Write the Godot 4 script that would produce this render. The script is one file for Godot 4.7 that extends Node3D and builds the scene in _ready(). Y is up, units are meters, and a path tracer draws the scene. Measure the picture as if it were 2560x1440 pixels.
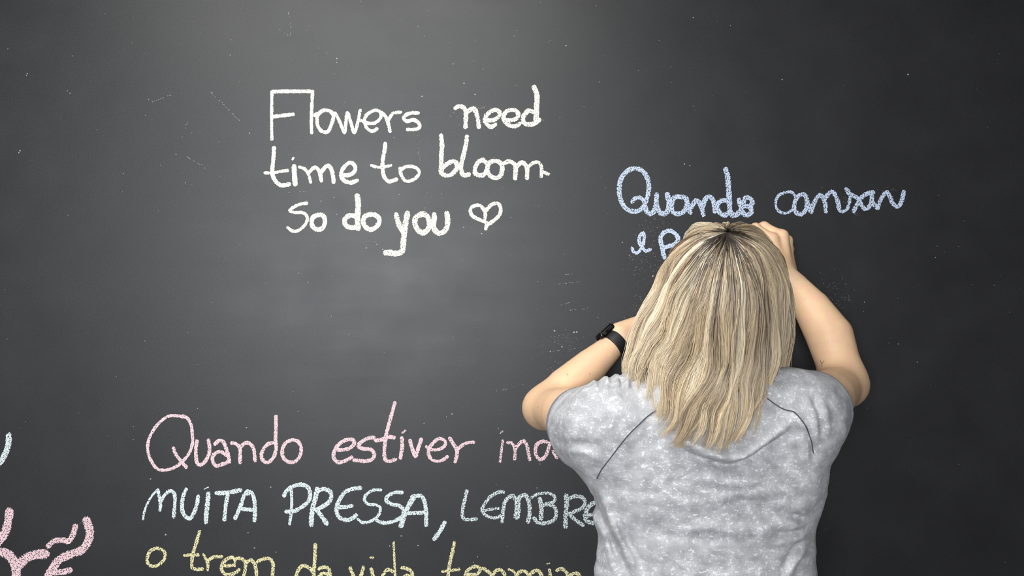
extends Node3D
# A chalkboard wall with hand-written chalk quotes and a person writing on it, seen from behind.
# x right, y up, z out of the wall; the painted wall surface is z = 0.

const FOCAL := 2130.0                       # focal length for a 2560 x 1440 frame
const EYE := Vector3(0.0, 1.52, 1.75)       # camera
const BOARD := FOCAL / 1.75                 # board units per metre on the wall surface

var used := {}
var rng := RandomNumberGenerator.new()


func _ready() -> void:
	rng.seed = 20240611
	# ---------------------------------------------------------------- camera, light, exposure
	var cam := Camera3D.new()
	cam.name = "camera"
	add_child(cam)
	cam.position = EYE
	cam.fov = rad_to_deg(2.0 * atan(720.0 / FOCAL))
	cam.near = 0.05
	cam.current = true

	var env := Environment.new()
	env.background_mode = Environment.BG_COLOR
	env.background_color = Color(0.02, 0.02, 0.02)
	env.tonemap_mode = Environment.TONE_MAPPER_LINEAR
	env.tonemap_exposure = 1.06
	env.sdfgi_enabled = true
	env.ssao_enabled = true
	env.ssil_enabled = true
	var we := WorldEnvironment.new()
	we.name = "environment"
	we.environment = env
	add_child(we)

	ceiling_lamp(Vector3(-0.45, 2.45, 0.85), Vector2(1.2, 0.5), 1.8, Color(1.0, 0.995, 0.98), "square white light panel on the ceiling near the board")
	daylight_window(Vector3(-1.0, 1.70, 4.6), Vector2(1.3, 0.7), 13.6, Color(0.97, 0.985, 1.0))

	# ---------------------------------------------------------------- room
	build_room()
	build_writing()
	build_dust()
	# ---------------------------------------------------------------- person
	build_person()
	build_watch()
	build_chalk_stick()


# ==================================================================== helpers
func numbered(called: String) -> String:
	if not used.has(called):
		used[called] = 0
		return called
	used[called] += 1
	return "%s_%03d" % [called, used[called]]


func tag(o: Node, label: String, category := "", group := "", kind := "") -> void:
	if label != "":
		o.set_meta("label", label)
	if category != "":
		o.set_meta("category", category)
	if group != "":
		o.set_meta("group", group)
	if kind != "":
		o.set_meta("kind", kind)


func part(mesh: Mesh, called: String, m: Material, parent: Node) -> MeshInstance3D:
	var o := MeshInstance3D.new()
	o.mesh = mesh
	o.name = called if parent != self else numbered(called)
	o.material_override = m
	o.cast_shadow = GeometryInstance3D.SHADOW_CASTING_SETTING_DOUBLE_SIDED
	parent.add_child(o, true)
	return o


func base(called: String, at := Vector3.ZERO) -> Node3D:
	var o := Node3D.new()
	o.name = numbered(called)
	add_child(o)
	o.position = at
	return o


func mat(c: Color, rough := 0.8, metal := 0.0) -> StandardMaterial3D:
	var m := StandardMaterial3D.new()
	m.albedo_color = c
	m.roughness = rough
	m.metallic = metal
	return m


func rgb(r: float, g: float, b: float) -> Color:
	return Color(r / 255.0, g / 255.0, b / 255.0)


func lin(r: float, g: float, b: float) -> Color:
	return Color(r / 255.0, g / 255.0, b / 255.0).srgb_to_linear()


# a point of the room, given where it shows in the frame and how far it stands from the wall
func at(u: float, v: float, z: float) -> Vector3:
	var d := EYE.z - z
	return Vector3((u - 1280.0) / FOCAL * d, EYE.y - (v - 720.0) / FOCAL * d, z)


func arrays_mesh(v: PackedVector3Array, n: PackedVector3Array, idx: PackedInt32Array, c := PackedColorArray()) -> ArrayMesh:
	var a := []
	a.resize(Mesh.ARRAY_MAX)
	a[Mesh.ARRAY_VERTEX] = v
	a[Mesh.ARRAY_NORMAL] = n
	if c.size() > 0:
		a[Mesh.ARRAY_COLOR] = c
	a[Mesh.ARRAY_INDEX] = idx
	var m := ArrayMesh.new()
	m.add_surface_from_arrays(Mesh.PRIMITIVE_TRIANGLES, a)
	return m


func soft_normals(v: PackedVector3Array, idx: PackedInt32Array) -> PackedVector3Array:
	var n := PackedVector3Array()
	n.resize(v.size())
	for i in range(0, idx.size(), 3):
		var a := v[idx[i]]
		var f := (v[idx[i + 2]] - a).cross(v[idx[i + 1]] - a)
		n[idx[i]] += f
		n[idx[i + 1]] += f
		n[idx[i + 2]] += f
	for i in n.size():
		n[i] = n[i].normalized()
	return n


func noise(seed_no: int, freq: float, octaves := 3) -> FastNoiseLite:
	var f := FastNoiseLite.new()
	f.seed = seed_no
	f.noise_type = FastNoiseLite.TYPE_SIMPLEX_SMOOTH
	f.frequency = freq
	f.fractal_type = FastNoiseLite.FRACTAL_FBM if octaves > 1 else FastNoiseLite.FRACTAL_NONE
	f.fractal_octaves = octaves
	return f


func spline(pts: Array, per: int) -> PackedVector3Array:
	var out := PackedVector3Array()
	for i in pts.size() - 1:
		var p0: Vector3 = pts[maxi(i - 1, 0)]
		var p1: Vector3 = pts[i]
		var p2: Vector3 = pts[i + 1]
		var p3: Vector3 = pts[mini(i + 2, pts.size() - 1)]
		for k in per:
			out.append(p1.cubic_interpolate(p2, p0, p3, float(k) / per))
	out.append(pts[pts.size() - 1])
	return out


# a swept tube; radii may vary along it
func tube(path: PackedVector3Array, r0: float, r1: float, sides := 8, flat := Vector2(1, 1), up := Vector3(0.13, 0.97, 0.2)) -> ArrayMesh:
	var v := PackedVector3Array()
	var idx := PackedInt32Array()
	var n := path.size()
	for i in n:
		var t := (path[mini(i + 1, n - 1)] - path[maxi(i - 1, 0)]).normalized()
		var s := t.cross(up).normalized()
		var w := s.cross(t)
		var r := lerpf(r0, r1, float(i) / (n - 1))
		for k in sides:
			var a := TAU * k / sides
			v.append(path[i] + (s * cos(a) * flat.x + w * sin(a) * flat.y) * r)
	for i in n - 1:
		for k in sides:
			var a := i * sides + k
			var b := i * sides + (k + 1) % sides
			idx.append_array([a, b, a + sides, b, b + sides, a + sides])
	var c0 := v.size()
	v.append(path[0])
	v.append(path[n - 1])
	for k in sides:
		idx.append_array([c0, (k + 1) % sides, k, c0 + 1, (n - 1) * sides + k, (n - 1) * sides + (k + 1) % sides])
	return arrays_mesh(v, soft_normals(v, idx), idx)


func ring(c: Vector3, a: Vector3, b: Vector3, steps: int) -> PackedVector3Array:
	var out := PackedVector3Array()
	for i in steps + 1:
		var t := TAU * i / steps
		out.append(c + a * cos(t) + b * sin(t))
	return out


func box_mesh(size: Vector3) -> BoxMesh:
	var b := BoxMesh.new()
	b.size = size
	return b


# ==================================================================== signed fields and surface nets
# a bone: [a, b - a, 1 / |b - a|^2, radius at a, radius at b, axis scale, distance scale, limb]
# bones of one limb (numbered from 1) join plainly, limbs blend into each other
func bone(a: Vector3, b: Vector3, ra: float, rb: float, sc := Vector3.ONE, limb := 0) -> Array:
	var ba := (b - a) * sc
	var m: float = 1.0 / maxf(sc.x, maxf(sc.y, sc.z))
	return [a, ba, 1.0 / maxf(ba.length_squared(), 1e-9), ra, rb, sc, m, limb]


func bone_distance(q: Array, p: Vector3) -> float:
	var w: Vector3 = (p - q[0]) * q[5]
	var ba: Vector3 = q[1]
	var h: float = clampf(w.dot(ba) * q[2], 0.0, 1.0)
	return ((w - ba * h).length() - lerpf(q[3], q[4], h)) * q[6]


func blend(a: float, b: float, k: float) -> float:
	var h := maxf(k - absf(a - b), 0.0) / k
	return minf(a, b) - h * h * k * 0.25


func bones_distance(list: Array, p: Vector3, k: float) -> float:
	var d := 1.0
	var run := 1.0
	var limb := 0
	for q in list:
		var e := bone_distance(q, p)
		if q[7] == 0:
			d = blend(d, e, k)
		elif q[7] == limb:
			run = minf(run, e)
		else:
			d = blend(d, run, k)
			run = e
			limb = q[7]
	return blend(d, run, k) if limb > 0 else d


# mesh the zero surface of a field inside a box, with cells of the given size
# the bones that matter inside a ball
func nearby(list: Array, c: Vector3, r: float, k: float) -> Array:
	var ds := []
	var best := 1e9
	for q in list:
		var d := bone_distance(q, c)
		ds.append(d)
		best = minf(best, d)
	var out := []
	for i in list.size():
		if ds[i] <= best + 2.0 * r + k * 1.5:
			out.append(list[i])
	return out


var act := []
var act_k := 0.01


func act_field(p: Vector3) -> float:
	return bones_distance(act, p, act_k)


# one skin over a list of bones
func bones_net(list: Array, k: float, lo: Vector3, hi: Vector3, cell: float, v: PackedVector3Array, idx: PackedInt32Array) -> Array:
	act_k = k
	return net(act_field, func(c, r): act = nearby(list, c, r, k), lo, hi, cell, v, idx)


func net(field: Callable, prepare: Callable, lo: Vector3, hi: Vector3, cell: float, v: PackedVector3Array, idx: PackedInt32Array) -> Array:
	const N := 8
	const M := N + 1
	var size := (hi - lo) / cell
	var nb := Vector3i(ceili(size.x / N), ceili(size.y / N), ceili(size.z / N))
	var reach := N * cell * 0.87 * 1.25
	var cells := {}
	var edges := []
	var val := PackedFloat32Array()
	val.resize(M * M * M)
	var sx := 4096 * 4096
	var sy := 4096
	for bx in nb.x:
		for by in nb.y:
			for bz in nb.z:
				var o := lo + Vector3(bx, by, bz) * (N * cell)
				prepare.call(o + Vector3.ONE * (N * cell * 0.5), N * cell * 0.87)
				if absf(field.call(o + Vector3.ONE * (N * cell * 0.5))) > reach:
					continue
				var w := 0
				for i in M:
					for j in M:
						for k in M:
							val[w] = field.call(o + Vector3(i, j, k) * cell)
							w += 1
				for i in N:
					for j in N:
						for k in N:
							var c := (i * M + j) * M + k
							var c000 := val[c]
							var c001 := val[c + 1]
							var c010 := val[c + M]
							var c011 := val[c + M + 1]
							var c100 := val[c + M * M]
							var c101 := val[c + M * M + 1]
							var c110 := val[c + M * M + M]
							var c111 := val[c + M * M + M + 1]
							var ins := int(c000 < 0) + int(c001 < 0) + int(c010 < 0) + int(c011 < 0) + int(c100 < 0) + int(c101 < 0) + int(c110 < 0) + int(c111 < 0)
							if ins == 0 or ins == 8:
								continue
							var s := Vector3.ZERO
							var n := 0
							if (c000 < 0) != (c001 < 0): s += Vector3(0, 0, c000 / (c000 - c001)); n += 1
							if (c010 < 0) != (c011 < 0): s += Vector3(0, 1, c010 / (c010 - c011)); n += 1
							if (c100 < 0) != (c101 < 0): s += Vector3(1, 0, c100 / (c100 - c101)); n += 1
							if (c110 < 0) != (c111 < 0): s += Vector3(1, 1, c110 / (c110 - c111)); n += 1
							if (c000 < 0) != (c010 < 0): s += Vector3(0, c000 / (c000 - c010), 0); n += 1
							if (c001 < 0) != (c011 < 0): s += Vector3(0, c001 / (c001 - c011), 1); n += 1
							if (c100 < 0) != (c110 < 0): s += Vector3(1, c100 / (c100 - c110), 0); n += 1
							if (c101 < 0) != (c111 < 0): s += Vector3(1, c101 / (c101 - c111), 1); n += 1
							if (c000 < 0) != (c100 < 0): s += Vector3(c000 / (c000 - c100), 0, 0); n += 1
							if (c001 < 0) != (c101 < 0): s += Vector3(c001 / (c001 - c101), 0, 1); n += 1
							if (c010 < 0) != (c110 < 0): s += Vector3(c010 / (c010 - c110), 1, 0); n += 1
							if (c011 < 0) != (c111 < 0): s += Vector3(c011 / (c011 - c111), 1, 1); n += 1
							var key := (bx * N + i + 1) * sx + (by * N + j + 1) * sy + bz * N + k + 1
							cells[key] = v.size()
							v.append(o + (Vector3(i, j, k) + s / n) * cell)
							if (c000 < 0) != (c100 < 0): edges.append([key, sy, 1, c000 < 0])
							if (c000 < 0) != (c010 < 0): edges.append([key, 1, sx, c000 < 0])
							if (c000 < 0) != (c001 < 0): edges.append([key, sx, sy, c000 < 0])
	for e in edges:
		var k0: int = e[0]
		var a: int = cells.get(k0, -1)
		var b: int = cells.get(k0 - e[1], -1)
		var c: int = cells.get(k0 - e[1] - e[2], -1)
		var d: int = cells.get(k0 - e[2], -1)
		if b < 0 or c < 0 or d < 0:
			continue
		if e[3]:
			idx.append_array([a, c, b, a, d, c])
		else:
			idx.append_array([a, b, c, a, c, d])
	return [v, idx]


func bones_mesh(list: Array, k: float, lo: Vector3, hi: Vector3, cell: float) -> ArrayMesh:
	var r := bones_net(list, k, lo, hi, cell, PackedVector3Array(), PackedInt32Array())
	return arrays_mesh(r[0], soft_normals(r[0], r[1]), r[1])


# where the sight line through a frame point meets a field's surface
func meet(field: Callable, u: float, v: float) -> Vector3:
	var dir := (at(u, v, 0.3) - EYE).normalized()
	var t := 0.9
	for i in 80:
		var d: float = field.call(EYE + dir * t)
		if d < 0.0003:
			break
		t += d * 0.8
	return EYE + dir * t


# ==================================================================== lamps and room
func ceiling_lamp(where: Vector3, size: Vector2, energy: float, tint: Color, label: String) -> void:
	var o := base("ceiling_light", where)
	tag(o, label, "lamp")
	var fm := mat(rgb(230, 230, 228), 0.5)
	for s in [-1, 1]:
		var a := part(box_mesh(Vector3(size.x + 0.04, 0.03, 0.02)), "frame", fm, o)
		a.position = Vector3(0, -0.015, s * (size.y * 0.5 + 0.01))
		var b := part(box_mesh(Vector3(0.02, 0.03, size.y)), "frame", fm, o)
		b.position = Vector3(s * (size.x * 0.5 + 0.01), -0.015, 0)
	var gm := mat(rgb(245, 245, 242), 0.6)
	gm.emission_enabled = true
	gm.emission = tint
	gm.emission_energy_multiplier = 0.9
	var g := part(box_mesh(Vector3(size.x, 0.014, size.y)), "diffuser_panel", gm, o)
	g.position.y = -0.012
	var l := AreaLight3D.new()
	l.name = "panel_glow"
	l.area_size = size
	l.light_color = tint
	l.light_energy = energy
	l.light_specular = 1.0
	l.shadow_enabled = true
	l.area_range = 12.0
	o.add_child(l)
	l.position.y = -0.034
	l.rotation_degrees.x = -90.0


# a wide frosted window high in the rear wall, bright with daylight
func daylight_window(where: Vector3, size: Vector2, energy: float, tint: Color) -> void:
	var o := base("window_1", where)
	tag(o, "wide frosted window high in the rear wall", "", "", "structure")
	var fm := mat(rgb(226, 226, 224), 0.5)
	for s in [-1, 1]:
		var a := part(box_mesh(Vector3(size.x + 0.1, 0.05, 0.03)), "window_frame", fm, o)
		a.position = Vector3(0, s * (size.y * 0.5 + 0.025), -0.015)
		var b := part(box_mesh(Vector3(0.05, size.y, 0.03)), "window_frame", fm, o)
		b.position = Vector3(s * (size.x * 0.5 + 0.025), 0, -0.015)
	var mid := part(box_mesh(Vector3(0.03, size.y, 0.025)), "mullion", fm, o)
	mid.position = Vector3(0, 0, -0.0125)
	var gm := mat(rgb(240, 243, 246), 0.5)
	gm.emission_enabled = true
	gm.emission = tint
	gm.emission_energy_multiplier = 0.9
	for s in [-1, 1]:
		var g := part(box_mesh(Vector3(size.x * 0.5 - 0.015, size.y, 0.008)), "pane", gm, o)
		g.position = Vector3(s * (size.x * 0.25 + 0.0075), 0, -0.005)
	var l := AreaLight3D.new()
	l.name = "daylight"
	l.area_size = size
	l.light_color = tint
	l.light_energy = energy
	l.shadow_enabled = true
	l.area_range = 14.0
	o.add_child(l)
	l.position.z = -0.034


func board_paint() -> StandardMaterial3D:
	var m := mat(rgb(49, 49, 51), 0.56)
	m.metallic_specular = 0.5
	# fine grain and long brush marks in the paint
	var s := 1024
	var a := noise(11, 0.32, 2).get_seamless_image(s, s)
	var streak := noise(12, 0.02, 4)
	streak.domain_warp_enabled = true
	streak.domain_warp_amplitude = 12.0
	var b := streak.get_seamless_image(128, s)
	b.resize(s, s, Image.INTERPOLATE_CUBIC)
	var cl := noise(13, 0.006, 4).get_seamless_image(s, s)
	a.convert(Image.FORMAT_L8)
	b.convert(Image.FORMAT_L8)
	cl.convert(Image.FORMAT_L8)
	var da := a.get_data()
	var db := b.get_data()
	var dc := cl.get_data()
	var h := PackedByteArray()
	var col := PackedByteArray()
	var rou := PackedByteArray()
	h.resize(s * s)
	col.resize(s * s)
	rou.resize(s * s)
	for i in s * s:
		h[i] = int(da[i] * 0.45 + db[i] * 0.5)
		col[i] = clampi(196 + int((da[i] - 128) * 0.35) + int((dc[i] - 128) * 0.12), 0, 255)
		rou[i] = clampi(232 + int((dc[i] - 128) * 0.12) + int((db[i] - 128) * 0.06), 0, 255)
	var hi := Image.create_from_data(s, s, false, Image.FORMAT_L8, h)
	hi.bump_map_to_normal_map(2.2)
	m.normal_enabled = true
	m.normal_texture = ImageTexture.create_from_image(hi)
	m.normal_scale = 0.05
	m.albedo_texture = ImageTexture.create_from_image(Image.create_from_data(s, s, false, Image.FORMAT_L8, col))
	m.roughness_texture = ImageTexture.create_from_image(Image.create_from_data(s, s, false, Image.FORMAT_L8, rou))
	m.roughness_texture_channel = BaseMaterial3D.TEXTURE_CHANNEL_RED
	m.roughness = 0.5
	m.uv1_triplanar = true
	m.uv1_world_triplanar = true
	m.uv1_scale = Vector3.ONE * 0.9
	return m


func build_room() -> void:
	var x0 := -2.6
	var x1 := 2.7
	var z1 := 4.6
	var top := 2.45
	var t := 0.12
	var plaster := mat(rgb(112, 112, 112), 0.9)
	var walls := [
		["wall_front", Vector3((x0 + x1) / 2, top / 2, -t / 2), Vector3(x1 - x0 + 2 * t, top, t), board_paint(), "dark grey chalkboard paint wall covered in chalk writing"],
		["wall_rear", Vector3((x0 + x1) / 2, top / 2, z1 + t / 2), Vector3(x1 - x0 + 2 * t, top, t), plaster, "plain grey plaster wall behind the viewer"],
		["wall_left", Vector3(x0 - t / 2, top / 2, z1 / 2), Vector3(t, top, z1), mat(rgb(84, 84, 86), 0.9), "plain grey plaster side wall left of the board"],
		["wall_right", Vector3(x1 + t / 2, top / 2, z1 / 2), Vector3(t, top, z1), mat(rgb(116, 115, 114), 0.9), "plain brown grey side wall right of the board"],
		["ceiling", Vector3((x0 + x1) / 2, top + t / 2, z1 / 2), Vector3(x1 - x0 + 2 * t, t, z1 + 2 * t), mat(rgb(214, 213, 210), 0.9), "plain white ceiling over the room"],
		["floor", Vector3((x0 + x1) / 2, -t / 2, z1 / 2), Vector3(x1 - x0 + 2 * t, t, z1 + 2 * t), mat(rgb(74, 72, 70), 0.6), "plain brown grey floor under the person"],
	]
	for w in walls:
		var o := part(box_mesh(w[2]), w[0], w[3], self)
		o.position = w[1]
		tag(o, w[4], "", "", "structure")


# ==================================================================== chalk writing
const CHALK_COLOURS = {
	"cream": [250, 244, 224], "blue": [206, 220, 243], "pink": [244, 211, 216], "white": [226, 236, 236], "yellow": [238, 229, 178],
}


func build_writing() -> void:
	var mats := {}
	for c in CHALK_COLOURS:
		var k = CHALK_COLOURS[c]
		mats[c] = mat(rgb(k[0], k[1], k[2]), 0.95)
		mats[c].metallic_specular = 0.2
	var grain := noise(31, 0.2, 2)
	var pores := noise(32, 0.36, 1)
	for w in WRITING:
		var o := base(w[0])
		tag(o, w[1], "chalk writing", "chalk writing on the board wall")
		for strokes in w[4]:
			var mesh := letter_mesh(strokes, w[3], grain, pores)
			if mesh:
				part(mesh, "letter" if w[0] != "chalk_heart" else "outline", mats[w[2]], o)
		# the node stands at the foot of its word
		var box := AABB()
		for c in o.get_children():
			box = c.mesh.get_aabb() if box.size == Vector3.ZERO else box.merge(c.mesh.get_aabb())
		var foot := Vector3(box.get_center().x, box.position.y, 0)
		o.position = foot
		for c in o.get_children():
			c.position = -foot


# chalk left on the board along hand strokes: each stroke is [width, x, y, x, y ...] in board units
func letter_mesh(strokes: Array, gr: float, grain: FastNoiseLite, pores: FastNoiseLite) -> ArrayMesh:
	var cs := 1.05
	var segs := []
	var lo := Vector2(1e9, 1e9)
	var hi := Vector2(-1e9, -1e9)
	for s in strokes:
		var pts := []
		for i in range(1, s.size(), 2):
			pts.append(Vector3(s[i], s[i + 1], 0))
		var c := spline(pts, 6)
		var half: float = s[0] * 0.5
		for i in c.size() - 1:
			var a := Vector2(c[i].x, c[i].y)
			var b := Vector2(c[i + 1].x, c[i + 1].y)
			# hand pressure varies along the stroke
			var r := half * (1.0 + 0.16 * pores.get_noise_2d(c[i].x * 0.25, c[i].y * 0.25 + 40.0))
			segs.append([a, b, r])
			lo = lo.min(a.min(b))
			hi = hi.max(a.max(b))
	lo -= Vector2(16, 16)
	hi += Vector2(16, 16)
	var nx := int((hi.x - lo.x) / cs) + 2
	var ny := int((hi.y - lo.y) / cs) + 2
	var near := PackedFloat32Array()
	near.resize(nx * ny)
	near.fill(-9.0)
	for g in segs:
		var a: Vector2 = g[0]
		var b: Vector2 = g[1]
		var r: float = g[2]
		var ab := b - a
		var il := 1.0 / maxf(ab.length_squared(), 1e-6)
		var i0 := maxi(0, int((minf(a.x, b.x) - r - 3.0 - lo.x) / cs))
		var i1 := mini(nx - 1, int((maxf(a.x, b.x) + r + 3.0 - lo.x) / cs) + 1)
		var j0 := maxi(0, int((minf(a.y, b.y) - r - 3.0 - lo.y) / cs))
		var j1 := mini(ny - 1, int((maxf(a.y, b.y) + r + 3.0 - lo.y) / cs) + 1)
		for j in range(j0, j1 + 1):
			for i in range(i0, i1 + 1):
				var p := lo + Vector2(i, j) * cs
				var h := clampf((p - a).dot(ab) * il, 0.0, 1.0)
				var d := 1.0 - p.distance_to(a + ab * h) / r
				var q := j * nx + i
				if d > near[q]:
					near[q] = d
	var f := PackedFloat32Array()
	f.resize(nx * ny)
	for j in ny:
		for i in nx:
			var q := j * nx + i
			if near[q] < -0.6:
				f[q] = -1.0
				continue
			var p := lo + Vector2(i, j) * cs
			# grains drag across the wall's brush marks, so they run slantwise
			var n := grain.get_noise_2d(p.x * 0.75 + p.y * 0.85, p.y * 1.3 - p.x * 0.75) * 0.75 + pores.get_noise_2d(p.x, p.y) * 0.65
			f[q] = minf(near[q] * 2.6 + n * (0.5 + gr) + 0.1, n + 0.42 - gr * 0.8)
	return contour(f, nx, ny, lo, cs)


func contour(f: PackedFloat32Array, nx: int, ny: int, lo: Vector2, cs: float) -> ArrayMesh:
	var v := PackedVector3Array()
	var idx := PackedInt32Array()
	for j in ny - 1:
		for i in nx - 1:
			var q := j * nx + i
			var c := [f[q], f[q + 1], f[q + nx + 1], f[q + nx]]
			if c[0] < 0 and c[1] < 0 and c[2] < 0 and c[3] < 0:
				continue
			var p := [Vector2(i, j), Vector2(i + 1, j), Vector2(i + 1, j + 1), Vector2(i, j + 1)]
			var poly := []
			for k in 4:
				var k2 := (k + 1) % 4
				if c[k] >= 0:
					poly.append([p[k], c[k]])
				if (c[k] >= 0) != (c[k2] >= 0):
					poly.append([p[k].lerp(p[k2], c[k] / (c[k] - c[k2])), 0.0])
			if poly.size() < 3:
				continue
			var s := v.size()
			for k in poly:
				var b: Vector2 = lo + k[0] * cs
				v.append(Vector3((b.x - 1280.0) / BOARD, EYE.y - (b.y - 720.0) / BOARD, 0.0002 + 0.0002 * minf(k[1], 0.8)))
			for k in range(1, poly.size() - 1):
				idx.append_array([s, s + k, s + k + 1])
	if idx.is_empty():
		return null
	return arrays_mesh(v, soft_normals(v, idx), idx)


# loose chalk grains, rubbed patches and scratches left on the paint
func build_dust() -> void:
	var r := RandomNumberGenerator.new()
	r.seed = 77
	var v := PackedVector3Array()
	var idx := PackedInt32Array()
	var spots := []
	for i in 170:
		spots.append([r.randf_range(-60, 2620), r.randf_range(-30, 1470), r.randf_range(0.35, 0.85), r.randf_range(0.8, 1.6), r.randf_range(-0.4, 0.4)])
	for i in 100:      # denser around the middle of the board
		spots.append([r.randfn(1300, 330), r.randfn(420, 260), r.randf_range(0.35, 0.95), r.randf_range(0.8, 1.6), r.randf_range(-0.5, 0.3)])
	# larger single grains
	for g in [[842, 146, 2.2], [842, 156, 1.4], [175, 233, 1.8], [168, 227, 1.3], [68, 184, 1.6], [1132, 160, 1.7], [1160, 208, 1.9], [1188, 236, 1.9], [1055, 241, 1.8], [1415, 114, 2], [1733, 44, 1.8], [1955, 199, 1.8], [1498, 205, 1.4], [1258, 415, 2.2], [1260, 431, 1.4], [1159, 568, 1.8], [1204, 584, 2.2], [942, 611, 1.9], [916, 620, 1.8], [957, 623, 1.9], [842, 536, 1.2], [835, 494, 1.7], [803, 503, 1.5], [1062, 520, 1.4], [998, 486, 1.5], [1711, 410, 2], [1724, 414, 1.3], [1556, 606, 2], [1573, 638, 1.8], [616, 1069, 1.6], [746, 1029, 1.5], [377, 1197, 2.1], [376, 1198, 1.5], [677, 1218, 1.9], [494, 1021, 1.2], [414, 1337, 2.8], [620, 1332, 1.8], [636, 1370, 1.8], [690, 1380, 1.5], [1003, 1340, 2], [974, 1365, 1.7], [1045, 1364, 2], [1194, 1392, 1.8], [1183, 1406, 1.4], [1130, 1035, 2], [1060, 1058, 1.5], [1116, 1042, 1.6], [1246, 1071, 1.6], [1350, 1160, 1.6], [1342, 1220, 1.6], [1386, 827, 2.4], [1435, 831, 2.8], [1442, 830, 2.4], [2161, 755, 1.8], [2246, 860, 1.4], [2293, 905, 1.4], [2485, 713, 1.5], [2338, 644, 1.5], [2270, 186, 2.4], [50, 377, 2.0], [47, 382, 1.6], [624, 333, 1.5], [308, 434, 1.3], [440, 386, 1.4], [505, 412, 1.3], [1405, 867, 1.8], [1632, 690, 3.0]]:
		spots.append([g[0], g[1], g[2] * 0.8, r.randf_range(1.0, 1.5), r.randf_range(-0.6, 0.2)])
	# rubbed patches: many small dashes along the brush marks
	for k in [[1635, 590, 22, 32, 70], [1632, 670, 18, 26, 34], [1580, 660, 16, 20, 26], [2092, 745, 26, 22, 46], [2060, 700, 22, 12, 16], [1410, 845, 26, 12, 30], [1540, 812, 18, 10, 22], [1600, 760, 12, 26, 26], [1400, 900, 40, 26, 26], [2215, 475, 12, 6, 16], [2110, 500, 8, 8, 10], [2138, 536, 6, 6, 10], [1740, 566, 8, 14, 18], [1130, 285, 16, 8, 10], [1200, 270, 16, 2, 14], [1048, 385, 3, 18, 12], [1255, 425, 10, 14, 8]]:
		for i in int(k[4] * 1.8):
			spots.append([r.randfn(k[0], k[2]), r.randfn(k[1], k[3]), r.randf_range(0.16, 0.38), r.randf_range(1.6, 6.0), r.randf_range(-0.25, 0.05)])
	for s in spots:
		dab(v, idx, Vector2(s[0], s[1]), s[2], s[3], s[4], r)
	# thin scratches
	for k in [[525, 228, 597, 300, 26], [380, 255, 430, 236, 10], [468, 392, 520, 425, 9], [722, 30, 728, 92, 10], [690, 70, 730, 92, 7], [456, 345, 470, 300, 6], [720, 480, 820, 478, 4], [1385, 712, 1450, 704, 12], [1402, 762, 1425, 756, 7], [1420, 776, 1460, 772, 9], [1355, 880, 1440, 872, 9], [1384, 905, 1470, 902, 10], [1240, 980, 1310, 960, 9], [1400, 688, 1436, 684, 6]]:
		for i in k[4]:
			var t := r.randf()
			dab(v, idx, Vector2(lerpf(k[0], k[2], t), lerpf(k[1], k[3], t)) + Vector2(r.randfn(0, 0.7), r.randfn(0, 0.7)), r.randf_range(0.3, 0.55), r.randf_range(2.0, 5.0), atan2(k[3] - k[1], k[2] - k[0]), r)
	var m := mat(rgb(176, 176, 172), 0.95)
	var o := part(arrays_mesh(v, soft_normals(v, idx), idx), "chalk_dust", m, self)
	tag(o, "loose pale chalk grains and rubbed dashes scattered on the board", "chalk dust", "", "stuff")


func dab(v: PackedVector3Array, idx: PackedInt32Array, c: Vector2, rad: float, long: float, turn: float, r: RandomNumberGenerator) -> void:
	var s := v.size()
	v.append(Vector3((c.x - 1280.0) / BOARD, EYE.y - (c.y - 720.0) / BOARD, 0.0002 + rad * 0.0003))
	for k in 6:
		var a := TAU * k / 6.0
		var p := Vector2(cos(a) * long, sin(a)).rotated(turn) * rad * r.randf_range(0.7, 1.2) + c
		v.append(Vector3((p.x - 1280.0) / BOARD, EYE.y - (p.y - 720.0) / BOARD, 0.0001))
	for k in 6:
		idx.append_array([s, s + 1 + k, s + 1 + (k + 1) % 6])


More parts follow.
